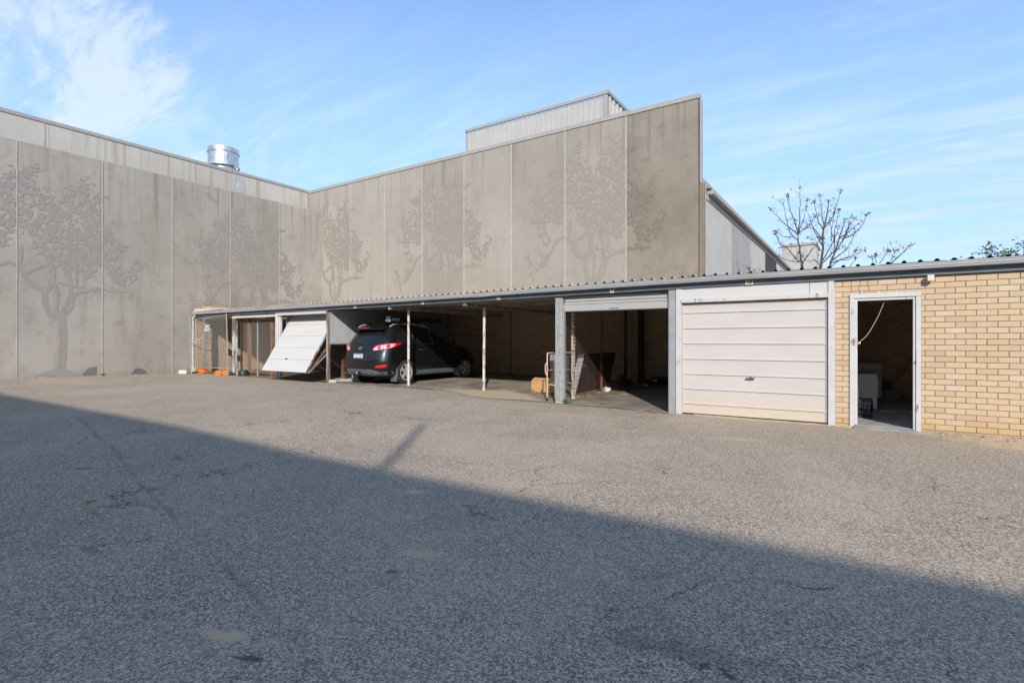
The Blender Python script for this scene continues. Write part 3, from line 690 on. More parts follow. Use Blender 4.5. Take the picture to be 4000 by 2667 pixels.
m = MB(); m.box(-5.997, -5.86, 5.93, 6.16, 0.0, 6.16); m.build('end_nib', M['conc_nib'], wr, bevel=0.01)
m = MB(); m.box(-5.968, -5.93, 5.90, 6.1, 6.165, 8.66); m.build('end_trim', M['flash'], wr)

# ------------------------------------------------------------------ ribbed plant screen on the roof
def ribbed(m, a0, a1, f, z0, z1, axis, pitch, depth=0.03, sgn=-1, rw=0.045):
    """trapezoid-rib cladding standing on face f along axis; ribs come out by depth towards sgn"""
    pts = [(a0, 0)]
    a = a0 + pitch * 0.5
    while a < a1 - pitch * 0.4:
        pts += [(a - rw * 0.5, 0), (a - rw * 0.22, depth), (a + rw * 0.22, depth), (a + rw * 0.5, 0)]; a += pitch
    pts.append((a1, 0)); v = []
    for z in (z0, z1):
        for u, h in pts: v.append((u, f + sgn * h, z) if axis == 'x' else (f + sgn * h, u, z))
    n = len(pts)
    m.add(v, [(i, i + 1, n + i + 1, n + i) for i in range(n - 1)])
ps = thing('plant_screen', 'ribbed pale steel box on the roof behind the tall concrete wall', 'roof screen')
X0, X1, Y0 = -16.04, -9.63, 7.5
m = MB(); ribbed(m, X0, X1, Y0, 7.5, 10.30, 'x', 0.226); m.build('front_cladding', M['clad'], ps, fixn=False)
m = MB(); ribbed(m, Y0, Y0 + 6, X1, 7.5, 10.30, 'y', 0.35, 0.09, 1, 0.12); m.build('side_cladding', M['clad'], ps, fixn=False)
m = MB(); m.box(X0 + 0.02, X1 - 0.02, Y0 + 0.02, Y0 + 5.95, 7.5, 10.32); m.build('core', M['clad'], ps)
m = MB(); m.box(X0 - 0.03, X1 + 0.1, Y0 - 0.075, Y0 - 0.002, 10.34, 10.46); m.box(X1 + 0.001, X1 + 0.1, Y0 + 0.001, Y0 + 6, 10.34, 10.46)
m.build('top_trim', M['flash'], ps)
m = MB(); m.prism([(X1 - 0.1, Y0 - 0.05), (X1 + 0.05, Y0 - 0.05), (X1 + 0.05, Y0 + 0.12), (X1 + 0.02, Y0 + 0.12), (X1 + 0.02, Y0 - 0.02), (X1 - 0.1, Y0 - 0.02)], 7.5, 10.337, 'z'); m.build('corner_trim', M['flash'], ps)
m = MB(); m.box(X0 - 0.02, X0 + 0.05, Y0 - 0.035, Y0 - 0.004, 7.5, 10.337); m.build('corner_trim', M['flash'], ps)

# ------------------------------------------------------------------ exhaust cowl on the roof, left
cw = thing('exhaust_cowl', 'round shiny steel exhaust cowl above the left parapet', 'roof vent', (-27.0, 3.0, 0))
m = MB(); m.lathe([(0.55, 8.0), (0.55, 9.62)], (0, 0, 0), seg=48); m.build('duct', M['cowl'], cw, smooth=True)
m = MB(); m.lathe([(0.60, 9.60), (0.70, 9.60), (0.70, 9.615), (0.655, 9.63), (0.655, 10.22), (0.69, 10.235), (0.69, 10.25), (0.655, 10.26), (0.655, 10.45), (0.63, 10.45), (0.63, 9.66), (0.60, 9.60)], (0, 0, 0), seg=64)
m.build('shroud', M['cowl'], cw, smooth=True)
m = MB(); m.box(0.628, 0.668, -0.22, -0.19, 9.635, 10.22); m.build('seam', M['cowl'], cw)

# ------------------------------------------------------------------ steel warehouse whose side runs back
wh = thing('warehouse', 'long steel warehouse with white, grey and charcoal side bands', 'warehouse')
for a, b, k in ((6.17, 9.96, 'clad'), (9.97, 13.75, 'clad_grey'), (13.76, 17.7, 'clad'), (17.71, 21.57, 'clad_dark'), (21.58, 34.0, 'clad')):
    m = MB(); ribbed(m, a, b, -5.86, 0, 5.72, 'y', 0.25, 0.006, 1, 0.02); m.box(-6.2, -5.87, a, b, 0, 5.72)
    m.build('cladding_band', M[k], wh)
m = MB(); m.box(-6.0, -5.835, 6.1, 6.166, 0, 6.14); m.build('corner_trim', M['flash'], wh)
m = MB(); m.box(-6.1, -5.83, 6.17, 34, 5.725, 5.86); m.build('fascia_band', M['clad'], wh)
m = MB(); m.box(-5.86, -5.66, 6.30, 34.02, 5.88, 6.01); m.build('gutter', M['flash'], wh, bevel=0.01)
m = MB()
pr = [(-5.86, 5.90), (-5.68, 6.03)]
y = 6.3
while y < 34:
    m.box(-5.9, -5.70, y, y + 0.09, 6.02, 6.09); y += 0.25
m.build('roof_rib', M['clad'], wh)['kind'] = 'stuff'
m = MB(); m.add([(-5.70, 6.2, 6.045), (-5.70, 34, 6.045), (-14, 34, 6.9), (-14, 6.2, 6.9)], [(0, 1, 2, 3)]); m.add([(-5.98, 6.15, 6.16), (-5.98, 34, 6.3), (-5.94, 34, 6.3), (-5.94, 6.15, 6.16)], [(0, 1, 2, 3)])
m.box(-5.97, -5.93, 6.2, 34, 6.05, 6.36); m.build('roof', M['flash'], wh)

db = thing('far_building', 'small square pale rendered tower block far behind the bare tree', 'building', (0, 0, 0))
m = MB(); m.box(-7.75, -5.2, 40, 44, 0, 9.45); m.build('wall', M['clad'], db)
m = MB(); m.box(-7.85, -5.1, 39.9, 44.1, 9.455, 9.65); m.build('parapet', M['flash'], db)
m = MB(); m.box(-7.4, -7.36, 39.96, 40.0, 4, 9.4); m.build('downpipe', M['clad'], db)

# ------------------------------------------------------------------ the flats behind the camera: their shadow lies over the yard
M['pane'] = plain('window_dark', (0.03, 0.035, 0.04), 0.1)
fl = thing('apartment_block', 'pale three-storey flats behind the viewer, seen only by the long shadow across the yard', 'building')
m = MB(); m.box(-32, 28, -30, -20, -0.3, 8.60); m.build('wall', plain('flats_brick', (0.60, 0.52, 0.42), 0.9, 0, 0.15, 3), fl)
m = MB(); m.box(-32.2, 28.2, -30.2, -19.85, 8.61, 8.86); m.build('roof', M['gutter'], fl)
for i in range(12):
    x = -29 + i * 4.6
    for z in (1.0, 3.9, 6.6):
        m = MB(); m.box(x, x + 1.6, -20.0, -19.95, z, z + 1.25); f = m.build('window', M['white'], fl)
        m = MB(); m.box(x + 0.08, x + 1.52, -19.95, -19.94, z + 0.08, z + 1.17); m.build('pane', M['pane'], f)
m = MB(); m.tube([(3.08, -19.95, 8.5), (3.08, -19.95, 10.48)], 0.06, 10); m.build('vent_pipe', M['galv'], fl)

# ------------------------------------------------------------------ the row of garages
gr = thing('garage_row', 'long low cream brick and steel garage row with flat tan roof', 'garages')
TX = [-23.3, -14.3, -10.7, -7.2, -4.2, -2.2, 0, 5]; TZ = [2.568, 2.592, 2.612, 2.636, 2.656, 2.652, 2.653, 2.66]
def top(x): return float(np.interp(x, TX, TZ))
def run(prof, xs_, mat, name, zf=top, parent=gr, caps=True, smooth=False):
    """a section (y, dz) carried along the row following the line of the roof edge"""
    m = MB(); n = len(prof); v = []
    for x in xs_: v += [(x, y, zf(x) + dz) for y, dz in prof]
    f = [(i * n + k, i * n + (k + 1) % n, (i + 1) * n + (k + 1) % n, (i + 1) * n + k) for i in range(len(xs_) - 1) for k in range(n)]
    f += [tuple(range(n))[::-1], tuple((len(xs_) - 1) * n + k for k in range(n))]
    m.add(v, f); return m.build(name, mat, parent, smooth=smooth)
rx = list(np.arange(-23.25, 5.0, 0.6)) + [5.0]
dent = lambda x: top(x) - 0.012 * math.exp(-((x + 9.6) / 0.25) ** 2)
run([(-0.045, 0.0), (-0.05, -0.095), (-0.145, -0.095), (-0.156, -0.085), (-0.158, -0.062), (-0.168, -0.058), (-0.170, -0.022), (-0.178, -0.017), (-0.178, -0.001), (-0.166, 0.0), (-0.162, -0.015), (-0.150, -0.085), (-0.058, -0.085), (-0.053, 0.0)], list(np.arange(-23.3, 5.0, 0.2)), M['gutter'], 'gutter', dent)
run([(-0.044, -0.02), (-0.044, -0.188), (0.03, -0.188), (0.03, -0.180), (-0.032, -0.176), (-0.032, -0.02)], rx, M['beam'], 'fascia_beam')
m = MB(); m.box(-0.95, -0.945, -0.0465, -0.0445, 2.468, 2.63); m.build('beam_splice', M['lining'], gr)
# roof sheets: 4 ribs each, laid side by side; ribs open at the front
x = -23.28; k = 0
while x < 5.0:
    m = MB(); w = 0.8; pts = [(x, 0)]
    for r in range(4):
        c = x + 0.1 + 0.2 * r
        pts += [(c - 0.036, 0), (c - 0.017, 0.034), (c + 0.017, 0.034), (c + 0.036, 0)]
    pts.append((x + w - 0.002, 0)); n = len(pts); v = []
    lift = 0.004 + 0.006 * (k % 2)
    for yy in (-0.125, 5.75): v += [(px, yy, top(px) + 0.006 + lift + h) for px, h in pts]
    m.add(v, [(i, i + 1, n + i + 1, n + i) for i in range(n - 1)]); m.build('roof_sheet', M['roof_tan'], gr, fixn=False)
    x += w; k += 1
m = MB(); v = []
for xx in rx: v += [(xx, -0.06, top(xx) - 0.004), (xx, 5.74, top(xx) - 0.004), (xx, 5.74, top(xx) - 0.03), (xx, -0.06, top(xx) - 0.03)]
m.add(v, [(i * 4 + a, i * 4 + (a + 1) % 4, i * 4 + 4 + (a + 1) % 4, i * 4 + 4 + a) for i in range(len(rx) - 1) for a in range(4)]); m.build('roof_lining', M['lining'], gr)
for yy in (1.3, 2.8, 4.3):
    m = MB(); v = []
    for xx in rx: v += [(xx, yy, top(xx) - 0.035), (xx, yy + 0.05, top(xx) - 0.035), (xx, yy + 0.05, top(xx) - 0.14), (xx, yy, top(xx) - 0.14)]
    m.add(v, [(i * 4 + a, i * 4 + (a + 1) % 4, i * 4 + 4 + (a + 1) % 4, i * 4 + 4 + a) for i in range(len(rx) - 1) for a in range(4)]); m.build('purlin', M['lining'], gr)
# end flashing turned up over the left wall
m = MB(); m.add([(-23.33, -0.12, 2.575), (-21.2, -0.12, 2.615), (-21.2, 1.2, 2.66), (-23.42, 1.2, 2.80), (-23.42, 0.0, 2.72)], [(0, 1, 2, 3, 4)]); m.build('end_flashing', M['roof_tan'], gr, fixn=False)

# brickwork
PITCH, BL = 0.0868, 0.24
_bm = {}
def brick_mesh(length, z=0.0768):
    key = (round(length, 3), round(z, 3))
    if key not in _bm:
        m = MB(); l = key[0]; c = 0.004; h = z
        v = [(0, 0.06, 0), (l, 0.06, 0), (l, 0.06, h), (0, 0.06, h), (0, 0.003, 0), (l, 0.003, 0), (l, 0.003, h), (0, 0.003, h), (c, 0, c), (l - c, 0, c), (l - c, 0, h - c), (c, 0, h - c)]
        f = [(0, 1, 5, 4), (1, 2, 6, 5), (2, 3, 7, 6), (3, 0, 4, 7), (4, 5, 9, 8), (5, 6, 10, 9), (6, 7, 11, 10), (7, 4, 8, 11), (8, 9, 10, 11)]
        m.add(v, f); _bm[key] = (m, m.mesh('brick', M['brick'], fixn=True))
    return _bm[key]
joined = MB(); NB = [0]
def lay(x0, x1, z, phase, parent=None, place=None, h=0.0768, split=None, single=True):
    """one course between x0 and x1; joints at phase + k*BL"""
    k0 = math.floor((x0 - phase) / BL); a = phase + k0 * BL
    while a < x1 - 0.012:
        b0 = max(a, x0); b1 = min(a + BL, x1) - 0.010 if a + BL < x1 - 1e-6 else x1
        if b1 - b0 > 0.018:
            l = round(b1 - b0, 3); sh = 0.0
            if split and b0 > split: sh = 0.0
            bm_, me = brick_mesh(l, h)
            dy = rng.uniform(-0.002, 0.002)
            if single and NB[0] < 300:
                NB[0] += 1
                o = linkmesh('brick', me, parent, (b0, dy, z)); o.rotation_euler = (0, 0, rng.uniform(-0.006, 0.006))
            else:
                mm, _ = _bm[(l, round(h, 3))]
                joined.add([place(p[0] + b0, p[1] + dy, p[2] + z) for p in mm.v], mm.f, rnd=rng.random())
        a += BL
fw = MB()
fw.box(-1.16, 1.9, 0.009, 0.11, -0.2, 2.50); fw.box(1.9, 3.7, 0.0095, 0.1095, 2.2, 2.50); fw.box(3.7, 4.1, 0.009, 0.11, -0.2, 2.50); fw.box(-2.298, -2.10, 0.009, 0.11, -0.2, 2.50); fw.box(-2.10, -1.16, 0.0095, 0.1095, 2.22, 2.50)  # unseen opening at the right end, added to let sunlight into the laundry
fwo = fw.build('front_wall', M['mortar'], gr)
fpl = lambda x, y, z: (x, y, z)
for k in range(30):
    z = -0.075 + k * PITCH; ph = -2.19 + (BL / 2 if k % 2 else 0)
    hh = 0.0768
    if z + hh > 2.475: break
    if z + hh < 2.225: seg = [(-2.298, -2.10), (-1.16, 0.42)]
    else: seg = [(-2.298, 0.42)]
    for a, b in seg: lay(a, b, z, ph, fwo, fpl)
    for a, b in (((0.42, 1.9), (3.7, 4.1)) if z + 0.04 < 2.2 else ((0.42, 4.1),)): lay(a, b, z, ph, None, fpl, single=False)
# gaps where the corner bricks have moved
for x, z in ((-2.07, 2.352), (-1.845, 2.352), (-1.965, 2.266)):
    m = MB(); m.box(x - 0.011, x + 0.009, -0.0035, 0.02, z, z + 0.08); m.build('crack', M['lining'], fwo)
for x in (-1.93, -1.715, -1.70, -1.47, -1.24):
    m = MB(); m.box(x - 0.010, x + 0.004, -0.004, 0.01, 2.222, 2.262); m.build('paint_smear', M['white'], fwo)

bw = MB(); bw.box(-23.4, 4.0, 5.609, 5.70, -0.2, 2.60); bwo = bw.build('back_wall', M['mortar'], gr)
bpl = lambda x, y, z: (x, y + 5.60, z)
for k in range(31):
    z = 0.02 + k * PITCH; ph = -1.93 + (BL / 2 if k % 2 else 0)
    if z < 2.5 and z > 0.05:
        o0 = NB[0]
        # laundry end: bricks that the doorway shows
        bo = len(joined.v)
        k0 = -2.30
        for a, b, s in ((-2.30, -0.55, True), (-0.55, 4.0, False)):
            if s and NB[0] < 300:
                before = set(bwo.children)
                lay(a, b, z, ph, bwo, bpl)
                for c_ in bwo.children:
                    if c_ not in before: c_.location.y += 5.60
            else: lay(a, b, z, ph, None, bpl, single=False)
    zb = z
    # crack stepping down through the open bays, bricks past it pushed along
    xc = -10.95 + (26 - k) * 0.118
    if z < 2.55:
        lay(-15.4, xc, z, ph, None, bpl, single=False)
        lay(xc + 0.016, -5.1, z, ph, None, bpl, single=False)
pil = MB(); pil.box(-12.78, -12.50, 5.50, 5.609, -0.1, 2.6); pil.build('pier', M['mortar'], gr)
ppl = lambda x, y, z: (x, y + 5.49, z)
for k in range(29): lay(-12.79, -12.49, 0.02 + k * PITCH, -12.67 + (0.12 if k % 2 else 0), None, ppl, single=False)
sw = MB(); sw.box(-23.55, -23.409, 0.02, 5.6, 0, 2.53); sw.box(-23.55, -23.409, 0.15, 5.86, 2.53, 2.78); sw.box(-23.55, -23.409, 0.26, 5.86, 2.78, 2.865); sw.build('side_wall', M['mortar'], gr)
spl = lambda x, y, z: (-23.40 - y, x, z)
for k in range(33):
    z = 0.05 + k * PITCH
    if z > 2.80: continue
    lay(0.26 if z > 2.7 else 0.15 if z > 2.5 else 0.01, 5.6, z, 0.0 + (0.12 if k % 2 else 0), None, spl, single=False)
for k in range(29):      # the end of that wall, facing the yard
    m_, _ = brick_mesh(0.14); joined.add([(p[0] - 23.55, p[1] + 0.005, p[2] + 0.05 + k * PITCH) for p in m_.v], m_.f, rnd=rng.random())
jb = joined.build('brickwork', M['brick_attr'], gr, rnd=True, fixn=True); jb['kind'] = 'stuff'

# laundry side walls, garage partitions
m = MB(); m.box(-2.40, -2.31, 0.12, 5.6, 0, 2.55); m.box(4.0, 4.1, 0.12, 5.6, 0, 2.55); m.build('laundry_wall', plain('laundry_brick', (0.45, 0.36, 0.26), 0.9, 0, 0.12, 4), gr)
m = MB(); m.box(-5.04, -5.0, 0.1, 5.6, 0, 2.55); m.build('partition', M['partition'], gr)
pp = MB(); v = []
pp.prism([(0.07, 1.395), (5.47, 1.395), (5.47, 2.545), (0.07, 2.40)], -15.42, -15.40, 'x'); ppo = pp.build('partition', M['partition'], gr)
m = MB(); m.box(-15.44, -15.395, 0.07, 5.47, 1.36, 1.393); m.build('bottom_rail', M['timber'], ppo)
m = MB(); m.box(-18.0, -17.98, 0.3, 5.55, 0.45, 2.5); m.build('partition', M['partition'], gr)

# posts along the front
m = MB(); m.tube([(-12.43, 0.36, g(-12.4, 0.3)), (-12.43, 0.36, 2.31)], 0.036, 12); m.build('post', M['rustpost'], gr, smooth=True)
m = MB(); m.tube([(-9.98, 0.55, g(-10, 0.5)), (-9.96, 0.55, 2.31)], 0.036, 12); m.build('post', M['rustpost'], gr, smooth=True)
for x in (-12.80, -10.17):
    m = MB(); m.box(x - 0.03, x + 0.03, 0.0, 5.5, 2.33, 2.41); r_ = m.build('rafter', M['timber'], gr)
    m = MB(); m.box(x - 0.032, x + 0.032, -0.006, 0.03, 2.328, 2.412); m.build('painted_end', M['peel_much'], r_)
m = MB(); m.tube([(-12.43, 0.36, 2.30), (-12.8, 0.36, 2.345)], 0.02, 6); m.tube([(-9.96, 0.55, 2.30), (-10.17, 0.55, 2.345)], 0.02, 6); m.build('bracket', M['rust'], gr)
m = MB(); m.box(-15.50, -15.41, -0.02, 0.065, g(-15.4, 0), 2.33); m.build('timber_post', M['timber'], gr, bevel=0.006)
m = MB(); m.box(-15.50, -15.42, -0.03, 0.05, 2.335, 2.39); m.box(-15.49, -15.44, -0.02, 0.04, 2.395, 2.45); m.build('post_bracket', M['rust'], gr, bevel=0.004)
m = MB()
m.prism([(-18.14, 0.0), (-18.125, -0.02), (-18.09, -0.02), (-18.085, -0.005), (-18.07, -0.005), (-18.065, -0.02), (-18.03, -0.02), (-18.02, 0.0), (-18.02, 0.05), (-18.14, 0.05)], g(-18.1, 0), 2.40, 'z'); m.build('steel_post', M['peel_little'], gr)
m = MB(); m.box(-18.018, -17.93, 0.03, 0.11, g(-18, 0), 2.33); m.build('timber_post', M['peel'], gr, bevel=0.005)
m = MB(); m.box(-18.0, -15.50, -0.022, 0.05, 2.30, 2.385); m.build('door_head', M['peel'], gr, bevel=0.005)
m = MB(); m.box(-20.72, -18.15, -0.035, 0.02, 2.27, 2.345); m.build('rail', M['peel_little'], gr, bevel=0.005)
m = MB(); m.prism([(-20.72, -0.04), (-20.60, -0.055), (-20.58, 0.10), (-20.70, 0.11)], g(-20.6, 0), 2.27, 'z'); m.build('timber_post', M['peel_much'], gr, bevel=0.008)
m = MB(); m.tube([(-20.64, 0.03, 2.345), (-20.64, 0.03, 2.43)], 0.045, 10); m.box(-20.5, -20.3, -0.01, 0.05, 2.35, 2.40); m.build('post_bracket', M['rust'], gr)
m = MB(); m.box(-23.05, -22.93, 0.10, 0.20, g(-23, 0), 2.30); m.build('timber_post', M['timber'], gr, bevel=0.006)
m = MB(); m.box(-22.9, -20.75, 0.02, 0.07, 2.29, 2.34); m.build('rail', M['rust'], gr)
m = MB()
m.tube(chain([(-23.22, -0.11, 2.50), (-23.24, -0.08, 2.43), (-23.38, -0.05, 2.36), (-23.46, -0.05, 2.26), (-23.46, -0.05, 1.2), (-23.46, -0.05, 0.27)], 3), 0.042, 10); m.build('downpipe', M['white'], gr, smooth=True)
m = MB()
m.prism([(-7.60, 0.0), (-7.55, 0.0), (-7.545, 0.018), (-7.515, 0.018), (-7.51, 0.0), (-7.475, 0.0), (-7.47, 0.018), (-7.43, 0.02), (-7.425, 0.09), (-7.435, 0.11), (-7.60, 0.11)], g(-7.5, 0) + 0.03, 2.41, 'z'); po = m.build('steel_post', M['galv'], gr)
m = MB(); m.box(-7.62, -7.41, -0.03, 0.13, g(-7.5, 0) - 0.05, g(-7.5, 0) + 0.03); m.build('footing', M['sand'], po, bevel=0.02)
for z in (0.35, 0.8, 1.2, 1.6, 2.1):
    m = MB(); m.lathe([(0.0, -0.006), (0.009, -0.004), (0.009, 0.002)], (-7.49, 0.0, z), 'y', 8); m.build('screw', M['rustdark'], po)
m = MB(); m.box(-7.425, -7.395, 0.02, 0.10, g(-7.4, 0), 2.28); m.build('door_track', M['galv'], gr)
m = MB(); v = []
m.prism([(-5.085, 0.05), (-5.085, -0.005), (-5.06, -0.012), (-4.95, -0.012), (-4.942, 0.0), (-4.942, 0.06)], g(-5, 0), 2.462, 'z'); m.build('door_jamb', plain('galvanised_sheet', (0.44, 0.44, 0.43), 0.45, 0.45, 0.1, 4), gr)

# roller door of the seventh bay
rd = part('roller_door', gr)
slm = plain('roller_slat', (0.40, 0.39, 0.365), 0.45, 0.05, 0.05, 2)
m = MB(); m.prism([(0.055, 2.105), (0.048, 2.115), (0.048, 2.235), (0.055, 2.245), (0.085, 2.245), (0.085, 2.105)], -7.39, -5.09, 'x'); m.build('bottom_rail', slm, rd)
m = MB(); m.prism([(0.068, 2.085), (0.068, 2.103), (0.12, 2.103), (0.12, 2.085)], -7.39, -5.09, 'x'); m.build('rubber_seal', M['black'], rd)
for i, z in enumerate((2.247, 2.312, 2.377, 2.442)):
    y_ = 0.06 + 0.012 * i * i
    m = MB(); m.prism([(y_ + 0.004, z), (y_ - 0.010, z + 0.010), (y_ - 0.008, z + 0.05), (y_ + 0.008, z + 0.062), (y_ + 0.03, z + 0.05), (y_ + 0.03, z)], -7.39, -5.09, 'x'); m.build('slat', slm, rd)
m = MB(); m.lathe([(0.0, -7.37), (0.15, -7.37), (0.15, -5.11), (0.0, -5.11)], (0, 0.27, 2.40), 'x', 24); m.build('drum', slm, rd, smooth=True)
m = MB(); m.tube(chain([(-6.34, 0.05, 2.13), (-6.31, 0.03, 2.15), (-6.16, 0.03, 2.15), (-6.13, 0.05, 2.13)], 3), 0.006, 6); m.build('handle', M['galv'], rd)

# white tilt-up door of garage ten
gd = part('garage_door', gr)
dz0, dz1 = 0.085, 2.165; fr = [0.0, 0.089, 0.225, 0.361, 0.50, 0.64, 0.78, 0.921, 1.0]
edges = [dz0 + (dz1 - dz0) * f for f in fr]
for i in range(8):
    m = MB(); m.box(-4.815, -2.42, 0.022, 0.05, edges[i] + (0.0 if i == 0 else 0.002), edges[i + 1] - 0.002); m.build('panel', M['gdoor'], gd)
for z in edges[1:-1]:
    m = MB(); m.prism([(0.0215, z - 0.016), (0.004, z - 0.012), (0.004, z + 0.006), (0.0215, z + 0.018)], -4.795, -2.435, 'x'); m.build('rib', M['gdoor'], gd)
m = MB(); m.box(-4.818, -4.796, 0.010, 0.0215, dz0, dz1 - 0.01); m.box(-2.434, -2.418, 0.010, 0.0215, dz0, dz1 - 0.01); m.build('stile', M['gdoor'], gd)
m = MB(); m.lathe([(0.0, -0.03), (0.022, -0.03), (0.022, 0.0)], (-3.60, 0.022, 0.79), 'y', 12); m.box(-3.67, -3.53, -0.03, -0.012, 0.775, 0.80); m.build('handle', plain('zinc_handle', (0.3, 0.29, 0.28), 0.4, 0.8), gd, bevel=0.003)
fm = part('door_frame', gr)
m = MB(); m.box(-4.935, -4.825, -0.03, 0.06, g(-4.9, 0) + 0.0, 2.465); m.build('jamb', M['peel'], fm, bevel=0.005)
m = MB(); m.box(-2.40, -2.30, -0.03, 0.06, g(-2.35, 0) - 0.0, 2.465); m.build('jamb', M['peel'], fm, bevel=0.005)
m = MB(); m.box(-4.824, -2.401, -0.055, 0.04, 2.185, 2.262); m.build('head', M['peel'], fm, bevel=0.006)
m = MB(); m.box(-4.824, -2.675, -0.012, 0.03, 2.264, 2.465); m.build('head_panel', M['tdoor'], fm, bevel=0.002)
m = MB(); m.box(-2.668, -2.401, -0.012, 0.03, 2.264, 2.465); m.build('head_panel', M['tdoor'], fm, bevel=0.002)
m = MB(); m.box(-2.417, -2.402, -0.0, 0.06, 0.1, 2.183); m.build('stop', plain('stop_grey', (0.30, 0.31, 0.32), 0.7), fm)
m = MB(); m.box(-4.82, -2.41, 0.0505, 0.10, 2.10, 2.183); m.build('track', M['lining'], fm)

# laundry doorway
lf = part('door_frame', gr)
for s, x0, x1 in ((0, -2.096, -2.03), (1, -1.228, -1.163)):
    m = MB(); m.box(x0, x1, -0.022, 0.03, 0.055, 2.15); m.build('architrave', M['peel_little'], lf, bevel=0.004)
m = MB(); m.box(-2.03, -1.988, -0.004, 0.125, 0.09, 2.13); m.build('jamb', M['peel_little'], lf, bevel=0.003)
m = MB(); m.box(-1.262, -1.228, -0.004, 0.125, 0.06, 2.13); m.build('jamb', M['peel_little'], lf, bevel=0.003)
m = MB(); m.box(-2.096, -1.163, -0.0225, 0.03, 2.152, 2.22); m.build('head', M['peel_little'], lf, bevel=0.004)
m = MB(); m.box(-2.028, -1.23, -0.003, 0.125, 2.112, 2.150); m.build('head_liner', M['peel_little'], lf)
m = MB(); m.box(-1.986, -1.975, 0.10, 0.12, 0.5, 0.7); m.build('hinge', M['rust'], lf)
m = MB(); m.lathe([(0.0, -0.035), (0.02, -0.03), (0.024, -0.015), (0.012, 0.0), (0.01, 0.02)], (-1.965, 0.07, 1.42), 'y', 12); m.build('knob', M['cowl'], lf, smooth=True)
m = MB(); m.prism([(-2.05, -0.10), (-1.2, -0.13), (-1.21, 0.03), (-2.05, 0.03)], -0.05, 0.078, 'z'); m.build('doorstep', M['step'], gr, bevel=0.012)
m = MB(); m.box(-1.095, -1.010, -0.115, -0.047, 2.37, 2.462); m.build('light_sensor', M['cream'], gr, bevel=0.006)

# number plates hung on the beam
for x, s in ((-3.615, '10'), (-6.24, '7'), (-9.10, '9'), (-11.52, '8'), (-14.15, '11')):
    z = top(x) - 0.146; w = 0.062 if len(s) == 2 else 0.042
    m = MB(); m.box(x - w, x + w, -0.056, -0.0455, z - 0.042, z + 0.042)
    po = m.build('number_plate', M['plate'], gr)
    text('digits', s, 0.090, M['ink'], po, (x, -0.0575, z), (math.pi / 2, 0, 0), 0.0006, sx=0.95, bold=0.004)

# half-open tilt door of the third bay
td = part('tilt_door', gr, (-16.725, -0.67, 0.535)); td.rotation_euler = (math.radians(-31.6), 0, 0)
L = 2.12
for i in range(5):
    m = MB(); m.box(-1.125, 1.06, 0.0, 0.02, L * i / 5 + 0.003, L * (i + 1) / 5 - 0.003); m.build('panel', M['tdoor'], td)
m = MB(); m.box(1.063, 1.125, -0.003, 0.05, 0.0, L); m.build('stile', M['tdoor'], td, bevel=0.004)
m = MB(); m.box(1.126, 1.137, -0.001, 0.055, 0.0, L); m.build('edge_timber', M['peel_much'], td)
m = MB(); m.box(-1.125, 1.06, 0.021, 0.05, 0.02, 0.09); m.box(-1.125, 1.06, 0.021, 0.05, L - 0.09, L - 0.02); m.box(-1.125, -1.05, 0.021, 0.05, 0.091, L - 0.091); m.build('back_frame', M['timber'], td)
m = MB(); m.lathe([(0, -0.03), (0.02, -0.03), (0.02, 0)], (-0.13, 0.0, L * 0.2 + 0.01), 'y', 10); m.box(-0.19, -0.07, -0.03, -0.015, L * 0.2 + 0.0, L * 0.2 + 0.02); m.build('handle', M['ink'], td)
m = MB(); m.bar((-15.56, -0.55, 0.55), (-15.54, 0.10, 1.33), 0.03, 0.05); m.build('arm', M['rust'], gr)
m = MB(); m.bar((-15.555, -0.60, 0.52), (-15.54, 0.10, 1.12), 0.02, 0.035); m.build('arm', M['galv'], gr)
m = MB(); m.box(-15.99, -15.91, 0.93, 1.01, g(-15.9, 1), 1.37); m.build('timber_post', M['redwood'], gr)
m = MB(); m.tube([(-15.45, 0.95, g(-15.4, 1)), (-15.45, 0.95, 1.37)], 0.035, 10); m.build('post', M['galv'], gr)
# ------------------------------------------------------------------ black wagon in the eleventh bay
def carpaint():
    t = NT('black_car_paint', 0.38, 0.0, 0.35)
    t.b.inputs['Coat Weight'].default_value = 0.6; t.b.inputs['Coat Roughness'].default_value = 0.06
    d = t.noise(3, 5, 0.6)
    z = t.xyz()[2]
    dust = t.math('MULTIPLY', t.rng(t.math('ADD', z, t.math('MULTIPLY', d, 0.4)), 0.95, 0.45), 0.35)
    t.col(t.mix(dust, (0.006, 0.0065, 0.008), (0.035, 0.032, 0.029)))
    return t.m
M['paint'] = carpaint()
def glossy(name, c, rough, trans=0.0, metal=0.0, coat=0.0):
    t = NT(name, rough, metal); t.col(c); t.b.inputs['Coat Weight'].default_value = coat; return t.m
M['carglass'] = glossy('tinted_glass', (0.012, 0.013, 0.015), 0.04)
M['red_lens'] = glossy('red_lens', (0.55, 0.012, 0.015), 0.12, coat=0.6)
M['clear_lens'] = glossy('clear_lens', (0.60, 0.56, 0.56), 0.14, coat=0.6)
M['pink_lens'] = glossy('pink_lens', (0.55, 0.10, 0.11), 0.14, coat=0.6)
M['chrome'] = glossy('chrome', (0.72, 0.72, 0.73), 0.12, metal=1.0)
M['alloy'] = plain('alloy_wheel', (0.55, 0.53, 0.50), 0.32, 0.35, 0.05)
M['rubber'] = plain('tyre_rubber', (0.03, 0.029, 0.028), 0.85, 0, 0.2, 20)
M['cladding_grey'] = plain('bumper_grey_plastic', (0.11, 0.125, 0.145), 0.5, 0, 0.1)
M['dark'] = plain('undersides', (0.012, 0.012, 0.012), 0.9)
car = thing('parked_car', 'black four-wheel-drive wagon parked nose-in under the carport', 'car', (-13.86, -0.20, 0.212), rz=math.radians(-0.6))
